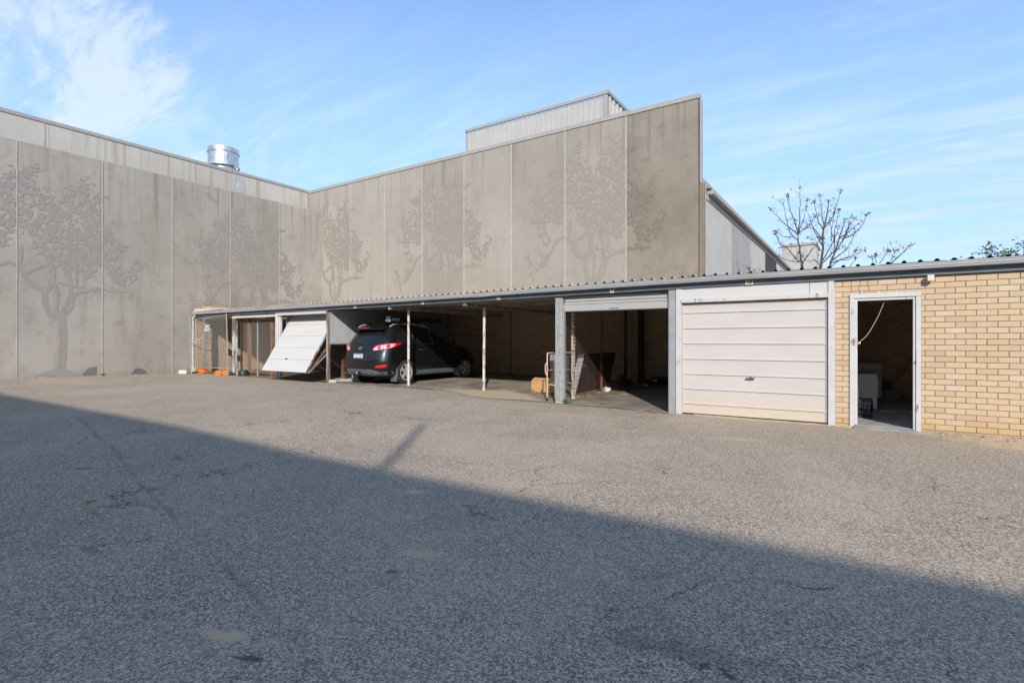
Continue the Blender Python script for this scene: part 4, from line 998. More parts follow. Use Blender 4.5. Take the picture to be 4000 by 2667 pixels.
ZT = [.26, .34, .45, .56, .66, .76, .88, .97, 1.03, 1.08, 1.13, 1.20, 1.30, 1.40, 1.50, 1.58, 1.635, 1.675, 1.70, 1.712]
SR = [.20, .09, .035, .01, .00, .02, .055, .085, .105, .125, .15, .19, .255, .325, .395, .445, .47, .56, .75, 1.05]
SF = [4.40, 4.52, 4.60, 4.64, 4.65, 4.62, 4.50, 4.36, 4.20, 3.85, 3.42, 3.28, 3.06, 2.84, 2.60, 2.38, 2.16, 1.95, 1.75, 1.5]
WD = [.86, .905, .93, .94, .945, .943, .938, .932, .925, .918, .905, .885, .855, .82, .78, .745, .71, .655, .57, .40]
def prof(z): return float(np.interp(z, ZT, SR)), float(np.interp(z, ZT, SF)), float(np.interp(z, ZT, WD))
def outline(z):
    """half of the plan outline at height z, from the middle of the tail round to the middle of the nose"""
    r, f, w = prof(z); ar = min(.46 if z < 1.1 else .40, (f - r) * .45); af = min(.85 if z < 1.05 else .55, (f - r) * .45)
    nr, nf = 2.7, 2.3; p = []
    for i in range(13):
        t = math.pi / 2 * i / 12; p.append((w * math.sin(t) ** (2 / nr), r + ar - ar * math.cos(t) ** (2 / nr)))
    a, b = r + ar, f - af
    for i in range(1, 18): p.append((w, a + (b - a) * i / 18))
    for i in range(13):
        t = math.pi / 2 * (1 - i / 12); p.append((w * math.sin(t) ** (2 / nf), f - af + af * math.cos(t) ** (2 / nf)))
    return p
def on_car(l, z, off=0.0):
    """point on the skin: l metres round from the middle of the tail (negative = left side)"""
    p = outline(z); s = 0.0; L_ = abs(l); sg = 1 if l >= 0 else -1
    for a, b in zip(p[:-1], p[1:]):
        d = math.hypot(b[0] - a[0], b[1] - a[1])
        if s + d >= L_ or b is p[-1]:
            t = 0 if d < 1e-9 else (L_ - s) / d; x = a[0] + (b[0] - a[0]) * t; y = a[1] + (b[1] - a[1]) * t
            nx_, ny_ = (b[1] - a[1]) / max(d, 1e-9), -(b[0] - a[0]) / max(d, 1e-9)
            return Vector((sg * (x + nx_ * off), y + ny_ * off, z + off * (0.3 if z > 1.1 else 0.0)))
        s += d
def arc_of(side_s, z):
    """how far round the skin the point at side_s from the tail lies"""
    p = outline(z); s = 0.0
    for a, b in zip(p[:-1], p[1:]):
        d = math.hypot(b[0] - a[0], b[1] - a[1])
        if b[1] >= side_s and a[0] > 0.3: return s + d * max(0, (side_s - a[1])) / max(1e-6, b[1] - a[1])
        s += d
    return s
def skin(poly, off, name, mat, parent, rings=5, sub=3, side=False, thick=0.004, sgn=1):
    """a piece lying on the skin; poly in (l, z), or (distance from tail, z) when side"""
    P = []
    n0 = len(poly)
    for i in range(n0):
        a, b = poly[i], poly[(i + 1) % n0]
        for k in range(sub): t = k / sub; P.append((a[0] + (b[0] - a[0]) * t, a[1] + (b[1] - a[1]) * t))
    if side: P = [(arc_of(a, z), z) for a, z in P]
    cx0 = sum(p[0] for p in P) / len(P); cz0 = sum(p[1] for p in P) / len(P); n = len(P); m = MB(); v = []
    for q in range(1, rings + 1):
        for p in P: v.append(on_car(sgn * (cx0 + (p[0] - cx0) * q / rings), cz0 + (p[1] - cz0) * q / rings, off))
    for p in P: v.append(on_car(sgn * p[0], p[1], off - thick - 0.004))
    v.append(on_car(sgn * cx0, cz0, off)); c = len(v) - 1; f = []
    for q in range(rings):
        f += [(q * n + i, q * n + (i + 1) % n, (q + 1) * n + (i + 1) % n, (q + 1) * n + i) for i in range(n)]
    f += [(c, (i + 1) % n, i) for i in range(n)]
    m.add(v, f); return m.build(name, mat, parent, smooth=True)
zs = [.26, .30, .34, .40, .45, .50, .56, .62, .66, .71, .76, .82, .88, .93, .97, 1.0, 1.03, 1.055, 1.08, 1.105, 1.13, 1.165, 1.20, 1.25, 1.30, 1.35, 1.40, 1.45, 1.50, 1.54, 1.58, 1.61, 1.635, 1.655, 1.675, 1.69, 1.70, 1.707, 1.712]
m = MB(); v = []; n = None
for z in zs:
    p = outline(z); full = [(x, y) for x, y in p] + [(-x, y) for x, y in p[::-1][1:-1]]
    n = len(full); v += [(x, y, z) for x, y in full]
f = [(i * n + k, i * n + (k + 1) % n, (i + 1) * n + (k + 1) % n, (i + 1) * n + k) for i in range(len(zs) - 1) for k in range(n)]
v.append((0, 2.3, .26)); v.append((0, 1.3, 1.716))
f += [(len(v) - 2, (k + 1) % n, k) for k in range(n)] + [(len(v) - 1, (len(zs) - 1) * n + k, (len(zs) - 1) * n + (k + 1) % n) for k in range(n)]
m.add(v, f)
body = m.build('body', [M['paint'], M['dark']], car, fixn=True)
WB = ((1.0, .355), (3.70, .355))
cut = MB()
for s, z in WB:
    for sg in (-1, 1): cut.lathe([(0, 0.58 * sg), (.415, 0.58 * sg), (.415, 1.2 * sg), (0, 1.2 * sg)], (0, s, z), 'x', 40)
co = cut.build('wheel_cutter', M['dark'], car)
bmod = body.modifiers.new('arches', 'BOOLEAN'); bmod.operation = 'DIFFERENCE'; bmod.object = co; bmod.solver = 'EXACT'
bpy.context.view_layer.update()
dg = bpy.context.evaluated_depsgraph_get()
nm_ = bpy.data.meshes.new_from_object(body.evaluated_get(dg)); body.modifiers.clear(); body.data = nm_
bpy.data.objects.remove(co)
nm_.shade_smooth(); nm_.set_sharp_from_angle(angle=math.radians(32))

# glass
skin([(-.60, 1.30), (-.57, 1.21), (-.45, 1.16), (-.2, 1.13), (.2, 1.13), (.45, 1.16), (.57, 1.21), (.60, 1.30), (.56, 1.46), (.50, 1.58), (-.50, 1.58), (-.56, 1.46)], .006, 'rear_window', M['carglass'], car)
for sg in (1, -1):
    skin([(.66, 1.30), (.70, 1.40), (.80, 1.49), (.95, 1.53), (1.30, 1.55), (1.345, 1.215), (1.05, 1.235), (.74, 1.265)], .006, 'side_window', M['carglass'], car, side=True, sgn=sg)
    skin([(1.375, 1.213), (1.335, 1.55), (2.03, 1.545), (2.11, 1.165)], .006, 'side_window', M['carglass'], car, side=True, sgn=sg)
    skin([(2.16, 1.162), (2.08, 1.545), (2.22, 1.53), (2.44, 1.42), (2.80, 1.17)], .006, 'side_window', M['carglass'], car, side=True, sgn=sg)
    skin([(.64, 1.25), (.74, 1.237), (1.05, 1.208), (1.36, 1.187), (1.8, 1.159), (2.14, 1.139), (2.14, 1.158), (1.8, 1.178), (1.36, 1.206), (1.05, 1.227), (.74, 1.257), (.65, 1.28)], .009, 'chrome_strip', M['chrome'], car, side=True, sgn=sg, rings=2)
    for a in ((1.352, 1.21, 1.318, 1.52), (2.125, 1.16, 2.045, 1.53)):
        skin([(a[0], a[1]), (a[2], a[3]), (a[2] + .016, a[3]), (a[0] + .018, a[1])], .009, 'pillar_trim', M['cladding_grey'], car, side=True, sgn=sg, rings=1)
    # doors stand 3 mm off the body so that the gaps read
    skin([(1.40, .50), (1.385, 1.15), (2.09, 1.10), (2.13, .43), (1.50, .43)], .004, 'rear_door', M['paint'], car, side=True, sgn=sg)
    skin([(2.145, .43), (2.105, 1.10), (2.85, 1.06), (3.16, .95), (3.20, .80), (3.17, .43)], .004, 'front_door', M['paint'], car, side=True, sgn=sg)
    for s in (1.50, 2.36):
        m = MB(); p0 = on_car(sg * arc_of(s, 1.0), 1.0, .035); p1 = on_car(sg * arc_of(s + .20, .99), .99, .035)
        a0 = on_car(sg * arc_of(s + .01, 1.0), 1.0, .0); a1 = on_car(sg * arc_of(s + .19, .99), .99, .0)
        m.tube([a0, p0, p1, a1], [.010, .011, .011, .010], 8); m.build('door_handle', M['chrome'], car, smooth=True)
    # sill, mudflaps
    skin([(1.44, .262), (1.44, .395), (2.3, .405), (3.26, .40), (3.26, .262)], .012, 'sill', M['cladding_grey'], car, side=True, sgn=sg)
    for s, w_, z0_ in ((.60, .07, .10), (3.32, .06, .16)):
        m = MB(); m.prism([(sg * .70, z0_), (sg * .93, z0_), (sg * .955, .30), (sg * .952, .48), (sg * .70, .48)], s - .008, s + .008 + w_ * .2, 'y'); m.build('mudflap', M['cladding_grey'], car, bevel=.004)
    # tail lamp: red shell, clear band, two round reflectors, fog lamp low in the bumper
    lp = skin([(.485, 1.00), (.50, 1.075), (.56, 1.12), (.68, 1.155), (.90, 1.185), (1.15, 1.20), (1.36, 1.195), (1.30, 1.14), (1.17, 1.09), (.98, 1.045), (.80, 1.015), (.60, .985), (.50, .975)], .012, 'tail_lamp', M['red_lens'], car, sgn=sg, thick=.012)
    skin([(.51, 1.00), (.53, 1.06), (.62, 1.105), (.79, 1.135), (.79, 1.03), (.62, 1.00)], .016, 'clear_lens', M['clear_lens'], lp, sgn=sg)
    skin([(.81, 1.03), (.81, 1.14), (.95, 1.165), (1.12, 1.17), (1.09, 1.10), (.98, 1.06)], .016, 'clear_lens', M['clear_lens'], lp, sgn=sg)
    for l0, z0, r0 in ((.675, 1.065, .050), (.91, 1.105, .052)):
        c_ = [(l0 + r0 * 1.2 * math.cos(2 * math.pi * k / 20), z0 + r0 * math.sin(2 * math.pi * k / 20)) for k in range(20)]
        skin(c_, .020, 'lamp_bowl', M['pink_lens'], lp, sgn=sg, sub=1)
        c_ = [(l0 + r0 * .65 * math.cos(2 * math.pi * k / 16), z0 + r0 * .55 * math.sin(2 * math.pi * k / 16)) for k in range(16)]
        skin(c_, .024, 'lamp_core', M['red_lens'], lp, sgn=sg, sub=1)
    skin([(.62, .505), (.64, .555), (.78, .58), (.96, .60), (.97, .55), (.90, .515), (.75, .50)], .010, 'fog_lamp', M['red_lens'], car, sgn=sg)
    # exhaust tip
    m = MB(); c_ = Vector((sg * .52, 0.0, .335)); pr_ = []
    for k in range(18):
        a = 2 * math.pi * k / 18; pr_.append((.085 * math.cos(a), .038 * math.sin(a)))
    v = [(c_.x + a, c_.y + .035, c_.z + b) for a, b in pr_] + [(c_.x + a, c_.y + .22, c_.z + b) for a, b in pr_] + [(c_.x + a * .82, c_.y + .04, c_.z + b * .76) for a, b in pr_] + [(c_.x + a * .82, c_.y + .2, c_.z + b * .76) for a, b in pr_]
    ff = []
    for k in range(18):
        k2 = (k + 1) % 18; ff += [(k, k2, 18 + k2, 18 + k), (k, 36 + k, 36 + k2, k2), (36 + k, 54 + k, 54 + k2, 36 + k2)]
    m.add(v, ff); m.build('exhaust_tip', M['chrome'], car, smooth=True)
    # mirror
    m = MB(); m.lathe([(0, -.10), (.06, -.095), (.085, -.06), (.095, 0.0), (.085, .05), (.05, .08), (0, .085)], (sg * 1.02, 2.98, 1.17), 'y', 16); m.bar((sg * .86, 2.93, 1.10), (sg * .98, 2.97, 1.13), .05); m.build('wing_mirror', M['paint'], car, smooth=True)
    # roof rail
    rp = [(sg * .66, .58, 1.655), (sg * .655, .75, 1.725), (sg * .64, 1.1, 1.752), (sg * .63, 1.6, 1.75), (sg * .63, 2.0, 1.715), (sg * .64, 2.16, 1.665)]
    m = MB(); m.tube(chain(rp, 4), [.012] + [.021] * 18 + [.016] * 2, 8); m.build('roof_rail', M['alloy'], car, smooth=True)
    skin([(3.05, .93), (3.18, .93), (3.18, .95), (3.06, .95)], .008, 'side_badge', M['chrome'], car, side=True, sgn=sg, rings=1)
# tail: lower bumper, plate bay, plate, badges, wiper, spoiler, brake lamp, hitch
skin([(-1.10, .30), (-1.10, .405), (-.75, .40), (-.60, .425), (-.5, .455), (.5, .455), (.60, .425), (.75, .40), (1.10, .405), (1.10, .30), (.7, .28), (0, .28), (-.7, .28)], .014, 'lower_bumper', M['cladding_grey'], car)
skin([(-.78, .468), (-.79, .655), (-.3, .66), (.3, .66), (.79, .655), (.78, .468)], .010, 'bumper', M['paint'], car)
skin([(-.55, .675), (-.58, .93), (-.48, 1.10), (.48, 1.10), (.58, .93), (.55, .675)], .004, 'tailgate', M['paint'], car)
skin([(-.37, .735), (-.37, .92), (-.34, .945), (.34, .945), (.37, .92), (.37, .735), (.33, .705), (-.33, .705)], .007, 'plate_recess', M['black'], car)
skin([(-.36, .952), (-.34, .985), (.34, .985), (.36, .952)], .016, 'tailgate_garnish', M['paint'], car)
p0 = on_car(0, .83, .018)
tilt = math.radians(80)
m = MB(); m.box(-.186, .186, p0.y - .004, p0.y + .004, .765, .895); npl = m.build('licence_plate', plain('plate_white', (.72, .73, .76), .4, 0, .02), car, bevel=.002)
npl.location = (-.01, 0, 0)
m = MB(); m.box(-.18, .18, p0.y - .0055, p0.y - .0042, .868, .89); m.build('plate_band', glossy('plate_blue', (.04, .09, .38), .4), npl)
text('plate_text', '1GJD 098', .098, glossy('plate_ink', (.03, .05, .22), .5), npl, (0, p0.y - .0058, .812), (math.pi / 2, 0, 0), .0004, sx=.80)
m = MB(); m.box(.22, .39, p0.y - .03, p0.y - .012, .838, .850); m.build('tailgate_handle', M['chrome'], car, bevel=.003)
p1 = on_car(0, 1.05, .012)
m = MB(); v = []; K = 28
for k in range(K):
    a = 2 * math.pi * k / K
    for q in (1.0, .80): v.append((.078 * q * math.cos(a), -.004, .047 * q * math.sin(a) if q == 1.0 else .040 * q * math.sin(a)))
    for q in (1.0, .80): v.append((.078 * q * math.cos(a), .004, .047 * q * math.sin(a) if q == 1.0 else .040 * q * math.sin(a)))
f = []
for k in range(K):
    a, b = k * 4, ((k + 1) % K) * 4; f += [(a, b, b + 1, a + 1), (a, a + 2, b + 2, b), (a + 1, b + 1, b + 3, a + 3)]
m.add(v, f)
for s in (-1, 1): m.bar((s * .026 - .010, 0, -.034), (s * .026 + .012, 0, .034), .013, .008, (0, 1, 0))
m.bar((-.024, 0, -.003), (.024, 0, .003), .008, .010, (0, 1, 0))
bd = m.build('badge', M['chrome'], car); bd.location = p1 + Vector((0, -.004, 0)); bd.rotation_euler = (math.radians(-10), 0, 0)
tp = on_car(.47, .725, .02)
text('model_script', 'SantaFe', .055, M['chrome'], car, (.43, tp.y - .012, .735), (math.pi / 2, 0, math.radians(10)), .001, shear=.25)
m = MB(); pa = on_car(-.02, 1.155, .03); pb = on_car(-.34, 1.20, .025); m.bar(pa, pb, .022, .02); m.build('wiper', M['black'], car)
m = MB(); sp_ = []
for k in range(9):
    x = -.62 + 1.24 * k / 8; bow = .10 * (x / .62) ** 2
    sp_.append([(x, .25 + bow, 1.585 - .012 * (x / .62) ** 2), (x, .245 + bow, 1.612 - .014 * (x / .62) ** 2), (x, .60, 1.675 - .03 * (x / .62) ** 2), (x, .58, 1.63 - .03 * (x / .62) ** 2)])
m.add([p for r in sp_ for p in r], [(i * 4 + a, i * 4 + (a + 1) % 4, i * 4 + 4 + (a + 1) % 4, i * 4 + 4 + a) for i in range(8) for a in range(4)] + [(0, 3, 2, 1), (32, 33, 34, 35)]); m.build('spoiler', M['paint'], car, smooth=True)
m = MB(); m.box(-.17, .17, .238, .30, 1.612, 1.640); m.build('brake_lamp', M['red_lens'], car, bevel=.006)
m = MB(); m.box(-.03, .03, -.03, .15, .32, .38); m.box(-.05, .05, -.02, .1, .275, .318); hb = m.build('tow_hitch', M['black'], car)
m = MB(); m.box(-.022, .022, -.034, -.031, .328, .372); m.build('hitch_cover', M['cream'], hb)
# wheels
def rim_mesh():
    m = MB()
    m.lathe([(.205, .0), (.232, .012), (.242, .004), (.242, -.16), (.215, -.16), (.212, -.03), (.205, -.02)], (0, 0, 0), 'x', 48)
    for k in range(5):
        for d_ in (-.155, .155):
            a0 = 2 * math.pi * k / 5 + math.pi / 2; a1 = a0 + d_
            m.bar((-.012, .035 * math.cos(a0 + d_ * 2.4), .035 * math.sin(a0 + d_ * 2.4)), (-.004, .215 * math.cos(a1), .215 * math.sin(a1)), .040, .03, (1, 0, 0))
    m.lathe([(0, .004), (.036, .002), (.062, -.012), (.062, -.05), (0, -.05)], (0, 0, 0), 'x', 24)
    return m.mesh('rim', M['alloy'], smooth=True)
def tyre_mesh():
    m = MB(); m.lathe([(.236, .0), (.262, .022), (.300, .030), (.335, .020), (.353, -.005), (.357, -.03), (.357, -.19), (.345, -.21), (.30, -.225), (.236, -.20)], (0, 0, 0), 'x', 56)
    for k in range(56):
        a = 2 * math.pi * k / 56; m.bar((-.035, .358 * math.cos(a), .358 * math.sin(a)), (-.185, .358 * math.cos(a + .05), .358 * math.sin(a + .05)), .022, .006, (0, math.cos(a), math.sin(a)))
    return m.mesh('tyre', M['rubber'], smooth=True)
def disc_mesh():
    m = MB(); m.lathe([(0, -.075), (.16, -.075), (.16, -.09), (.20, -.12), (0, -.12)], (0, 0, 0), 'x', 32); return m.mesh('brake_disc', M['rustdark'], smooth=True)
rm_, tm_, dm_ = rim_mesh(), tyre_mesh(), disc_mesh()
for s, z in WB:
    for sg in (1, -1):
        w = part('wheel', car, (sg * .905, s, z)); w.rotation_euler = (rng.uniform(0, 6), 0, 0 if sg > 0 else math.pi)
        linkmesh('tyre', tm_, w); linkmesh('rim', rm_, w); linkmesh('brake_disc', dm_, w)
m = MB(); m.box(-.6, .6, .6, 4.1, .20, .258); m.bar((-.72, 1.0, .33), (.72, 1.0, .33), .07); m.bar((-.72, 3.7, .33), (.72, 3.7, .33), .07); m.build('underbody', M['dark'], car)
# roof bars and the rolled awning clamped to them
rr = part('roof_rack', car)
for s in (.98, 1.72):
    m = MB(); m.bar((-.74, s, 1.80), (.80, s, 1.80), .06, .028); m.build('crossbar', M['black'], rr, bevel=.006)
    for sg in (-1, 1):
        m = MB(); m.box(sg * .64 - .05, sg * .64 + .05, s - .045, s + .045, 1.735, 1.785); m.build('foot', M['black'], rr, bevel=.008)
aw = part('awning', car)
m = MB(); m.box(.44, .57, .70, 2.90, 1.816, 1.955); m.build('bag', plain('awning_vinyl', (.010, .010, .012), .75), aw, bevel=.02)
m = MB(); m.box(.43, .575, .675, .71, 1.81, 1.962); m.bar((.50, .58, 1.82), (.50, .69, 1.93), .02); m.build('end_bracket', M['galv'], aw)
text('awning_lettering', 'KINGS', .108, glossy('print_pale_blue', (.52, .62, .70), .6), aw, (.5715, .895, 1.873), (math.pi / 2, 0, math.pi / 2), .0006, shear=.3, sx=1.0, bold=.005)
# front lamps and windscreen, out of sight from the yard
skin([(-.72, 1.20), (-.62, 1.52), (.62, 1.52), (.72, 1.20)], .006, 'windscreen', M['carglass'], car) if False else None

# ------------------------------------------------------------------ temporary fence across the first bay
tf = thing('temporary_fence', 'leaning grey wire temporary fence panel closing the leftmost bay', 'fence')
A, B_, Cc_, D_ = Vector((-23.50, -0.10, 0.46)), Vector((-20.86, -0.10, 0.49)), Vector((-20.99, -0.09, 2.40)), Vector((-23.58, -0.09, 2.29))
m = MB(); m.tube([B_ + Vector((0.01, 0, -0.20)), Cc_ + Vector((-.002, 0, 0.06))], 0.019, 8); m.tube([A + Vector((0, 0, -.12)), D_ + Vector((0, 0, .05))], 0.019, 8); m.build('upright', M['galv'], tf, smooth=True)
m = MB(); m.tube([A, B_], 0.015, 8); m.tube([D_, Cc_], 0.015, 8); m.build('rail', M['galv'], tf, smooth=True)
m = MB()
for k in range(1, 38):
    t = k / 38; m.tube([A.lerp(B_, t), D_.lerp(Cc_, t)], 0.0036, 4, caps=False)
for k in range(1, 14):
    t = k / 14; m.tube([A.lerp(D_, t), B_.lerp(Cc_, t)], 0.0036, 4, caps=False)
m.build('wire_mesh', M['wire'], tf)['kind'] = 'stuff'
m = MB(); m.tube(chain([(-23.53, -0.13, 1.42), (-23.2, -0.16, 1.42), (-22.95, -0.1, 1.52), (-22.9, 0.0, 1.62)], 5), 0.012, 5); m.tube(chain([(-23.5, -0.13, 1.38), (-23.2, -0.15, 1.36), (-22.98, 0.02, 1.45)], 5), 0.008, 5); m.build('tie_rope', M['wht_cable'], tf)
m = MB(); m.tube(chain([(-20.88, -0.12, 0.98), (-20.7, -0.10, 0.94), (-20.56, -0.075, 0.92)], 4), 0.010, 5); m.tube(chain([(-20.95, -0.12, 1.95), (-20.8, -0.1, 1.95), (-20.7, -0.06, 2.0)], 4), 0.006, 5); m.build('tie_wire', M['rustdark'], tf)
ws = thing('warning_sign', 'small white DO NOT ENTER sign hung on the wire fence', 'sign', (-22.27, -0.125, 1.955))
m = MB(); m.prism([(-.19, -.125), (.175, -.115), (.185, .115), (-.175, .128)], -.003, .003, 'y'); m.build('board', M['white'], ws)
m = MB(); m.prism([(-.168, .022), (.155, .024), (.160, .098), (-.158, .108)], -.0045, -.0032, 'y'); m.build('black_band', M['ink'], ws)
m = MB(); m.prism([(.145 * math.cos(2 * math.pi * k / 24), .062 + .030 * math.sin(2 * math.pi * k / 24)) for k in range(24)], -.006, -.0047, 'y'); m.build('oval', plain('faded_yellow', (.70, .64, .42), .6), ws)
text('sign_text', 'DO NOT', .062, M['ink'], ws, (0, -.0042, -.018), (math.pi / 2, 0, 0), .0005, sx=1.35)
text('sign_text', 'ENTER', .062, M['ink'], ws, (0, -.0042, -.075), (math.pi / 2, 0, 0), .0005, sx=1.35)
def foot(x, y, rz, label, L_=0.62):
    t = thing('fence_foot', label, 'fence foot', (x, y, g(x, y)), 'orange plastic fence feet', rz)
    for a, b in ((-L_ / 2, -.012), (.012, L_ / 2)):
        m = MB(); m.prism([(a, .03), (a + .05, 0), (b - .05, 0), (b, .03), (b, .10), (b - .04, .155), (a + .04, .155), (a, .10)], -.11, .11, 'y'); m.build('block', M['orange'], t, bevel=.008)
    m = MB(); m.box(-.012, .012, -.08, .08, .02, .10); m.build('web', M['orange'], t)
    return t
foot(-21.20, -0.14, math.radians(62), 'shorter orange plastic fence foot beside the flaking timber post', .46)
foot(-23.02, -0.02, math.radians(6), 'long orange plastic fence foot under the fence by the white downpipe', .80)
def slab(name, label, cat, size, loc, rz, mat, grp=None, rx_=0.0):
    m = MB(); a, b, c = size; m.box(-a / 2, a / 2, -b / 2, b / 2, 0, c)
    o = m.build(name, mat, None, bevel=min(size) * .07); o.location = loc; o.rotation_euler = (rx_, 0, rz); return tag(o, label, cat, grp)
slab('white_block', 'white painted block lying first in the row by the left wall', 'block', (.30, .20, .13), (-22.93, -0.62, g(-22.9, -.6)), .5, plain('chalky_white', (.66, .62, .56), .9))
slab('loose_brick', 'dark brown brick lying on its side next to the white block', 'brick', (.23, .11, .076), (-23.05, -0.35, g(-23, -.3) + .075), .2, plain('brown_brick', (.13, .075, .06), .9))
slab('loose_brick', 'tan brick lying under the dark brown brick by the wall', 'brick', (.24, .12, .074), (-23.05, -0.36, g(-23, -.3)), .3, plain('tan_brick', (.42, .31, .19), .9))
cb_ = thing('concrete_foot', 'grey round concrete block with a peaked top beside the orange foot', 'concrete block', (-22.93, -0.30, g(-22.9, -.3)))
m = MB(); m.lathe([(0, 0), (.13, 0), (.13, .10), (.11, .12), (0, .12)], (0, 0, 0), 'z', 16); m.build('block', plain('pale_cement', (.44, .42, .37), .95, 0, .15, 10), cb_, smooth=True)
m = MB(); m.prism([(-.1, .122), (.1, .122), (.02, .23), (-.06, .20)], -.05, .05, 'y'); m.build('broken_top', plain('pale_cement_top', (.46, .43, .37), .95, 0, .15, 10), cb_, bevel=.01)
slab('loose_brick', 'cream brick lying alone on the ground beside the grey timber post', 'brick', (.23, .13, .09), (-15.22, 0.02, g(-15.2, 0)), .75, plain('cream_lump', (.50, .43, .33), .95, 0, .2, 12), rx_=.06)
slab('timber_baulk', 'old grey timber lying on the ground behind the wagon', 'timber', (1.1, .12, .09), (-15.0, 0.62, g(-15, .6)), .55, M['timber'])

# ------------------------------------------------------------------ chain-link screen in the second bay
cl = thing('chain_link_screen', 'chain-link screen on rusty posts in the second bay from the left', 'fence')
for x, mt, r_, z1 in ((-20.15, 'rust', .05, 2.28), (-18.75, 'rust', .05, 2.28)):
    m = MB(); m.box(x - r_, x + r_, .23, .23 + 2 * r_, g(x, .3), z1); m.build('post', M[mt], cl, bevel=.006)
m = MB(); m.tube([(-19.6, .26, g(-19.6, .3)), (-19.6, .26, 2.28)], .03, 10); m.build('pipe_post', M['galv'], cl, smooth=True)
m = MB(); m.box(-20.5, -20.46, .15, .20, g(-20, .2), 2.26); m.build('hinge_post', M['rustdark'], cl)
m = MB(); X0_, X1_, Z0_, Z1_, P_ = -20.44, -18.16, .34, 2.26, .105; yy = .215
k = -int((Z1_ - Z0_) / P_) - 1
while X0_ + k * P_ < X1_:
    for sg in (1, -1):
        x0 = X0_ + k * P_; a = (x0, Z0_ if sg > 0 else Z1_); H = Z1_ - Z0_
        t0 = max(0, (X0_ - x0) / H); t1 = min(1, (X1_ - x0) / H)
        if t1 > t0:
            p = lambda t: (x0 + H * t, yy + (.004 if sg > 0 else -.004), Z0_ + H * t if sg > 0 else Z1_ - H * t)
            m.tube([p(t0), p(t1)], .0052, 4, caps=False)
    k += 1
m.build('wire_mesh', plain('chain_link_wire', (.30, .27, .22), .55, .4), cl)['kind'] = 'stuff'
m = MB(); q = Vector((-19.92, .18, 1.78)); ch_ = []
for k in range(22):
    c = q + Vector((.06 * k / 22 + .008 * math.sin(k), 0, -.062 * k)); a = .02 if k % 2 else .008
    m.tube([c + Vector((a * math.cos(t), .012 * math.sin(t) * (0 if k % 2 else 1), .04 * math.sin(t))) for t in [2 * math.pi * i / 8 for i in range(9)]], .006, 5, caps=False)
m.build('chain', plain('rusty_chain', (.42, .30, .16), .7, .3), cl)
gl = thing('bin_lid', 'dark green upturned bin lid behind the flaking timber post', 'bin lid', (-20.15, .06, g(-20, 0)))
m = MB(); m.lathe([(0, 0), (.16, .0), (.17, .03), (.15, .16), (.12, .20), (0, .21)], (0, 0, 0), 'z', 18); m.build('lid', plain('dark_green_plastic', (.018, .035, .035), .5), gl, smooth=True)
m = MB(); m.lathe([(.171, .02), (.19, .025), (.19, .045), (.171, .05)], (0, 0, 0), 'z', 18); m.build('rim', plain('dark_green_rim', (.02, .04, .04), .5), gl, smooth=True)
for i, (x, y, w) in enumerate(((-17.1, 3.4, .40), (-16.5, 3.5, .45), (-16.0, 3.35, .38))):
    slab('stored_block', ('pale block on the floor deep inside, left of three', 'pale block on the floor deep inside, middle of three', 'pale block on the floor deep inside, right of three')[i], 'block', (w, .2, .19), (x, y, g(x, y) + .012), .1 * i, plain('limewashed_block%d' % i, (.5, .49, .46), .9), 'blocks stored behind the tilt door')

# ------------------------------------------------------------------ mesh cage along the seventh bay
cg = thing('mesh_cage', 'tall rusty welded mesh screen on posts dividing the roller-door bay', 'mesh screen')
for y, w, mt, z1, rr_ in ((.87, .036, 'rustpost', 2.40, 0), (2.48, .028, 'rust', 2.40, 0), (4.15, .035, 'rustdark', 2.45, 0), (5.42, .075, 'rustdark', 2.5, 0)):
    m = MB(); m.box(-7.60 - w, -7.60 + w, y - w, y + w, g(-7.6, y), z1); m.build('post', M[mt], cg, bevel=.004)
m = MB(); mz0, mz1 = .19, 2.34; y = .16
while y < 5.5: m.tube([(-7.55, y, g(-7.6, y) + .09), (-7.55 + .012 * math.sin(y * 9), y + .012 * math.sin(y * 5), mz1)], .0034, 4, caps=False); y += .069
z = mz0
while z < mz1: m.tube([(-7.546, .13 + .9 * i, z + .012 * math.sin(z * 9 + i * 2)) for i in range(7) if .13 + .9 * i < 5.55], .0034, 4, caps=False); z += .087
m.build('wire_mesh', plain('rusty_mesh_wire', (.10, .055, .035), .7, .3), cg)['kind'] = 'stuff'
m = MB(); m.box(-7.66, -7.57, .95, 2.40, g(-7.6, 1.5) - .02, g(-7.6, 1.5) + .06); m.build('bottom_timber', M['timber'], cg, bevel=.006)
m = MB(); m.box(-7.66, -7.57, 2.56, 3.75, g(-7.6, 3) - .02, g(-7.6, 3) + .075); m.build('bottom_timber', M['timber'], cg, bevel=.006)

# folded bed
fb = thing('folded_bed', 'pink steel folding bed frame standing folded beside the galvanised post', 'folding bed', (-7.84, .06, 0))
zg = g(-7.8, .4)
def loop(x, z0, z1, y0, y1): return chain([(x, y0, z0), (x, y0, z1 - .09), (x, y0 + .025, z1 - .025), (x, y0 + .09, z1), (x, y1 - .09, z1), (x, y1 - .025, z1 - .025), (x, y1, z1 - .09), (x, y1, z0)], 3)
for x in (0.0, .205):
    m = MB(); m.tube(loop(x, zg + .10, 1.19, 0, .82), .0145, 8); m.tube([(x, 0, .80), (x, .82, .80)], .011, 6); m.build('frame', M['pinkpaint'], fb, smooth=True)
m = MB(); m.tube(chain([(0.0, 0, .44), (.03, 0, .475), (.1025, 0, .485), (.175, 0, .475), (.205, 0, .44)], 3), .012, 8); m.tube(chain([(0.0, .82, .44), (.1, .82, .485), (.205, .82, .44)], 3), .012, 8); m.tube([(0, .41, 1.19), (.205, .41, 1.19)], .012, 8); m.build('leg_hoop', M['pinkpaint'], fb, smooth=True)
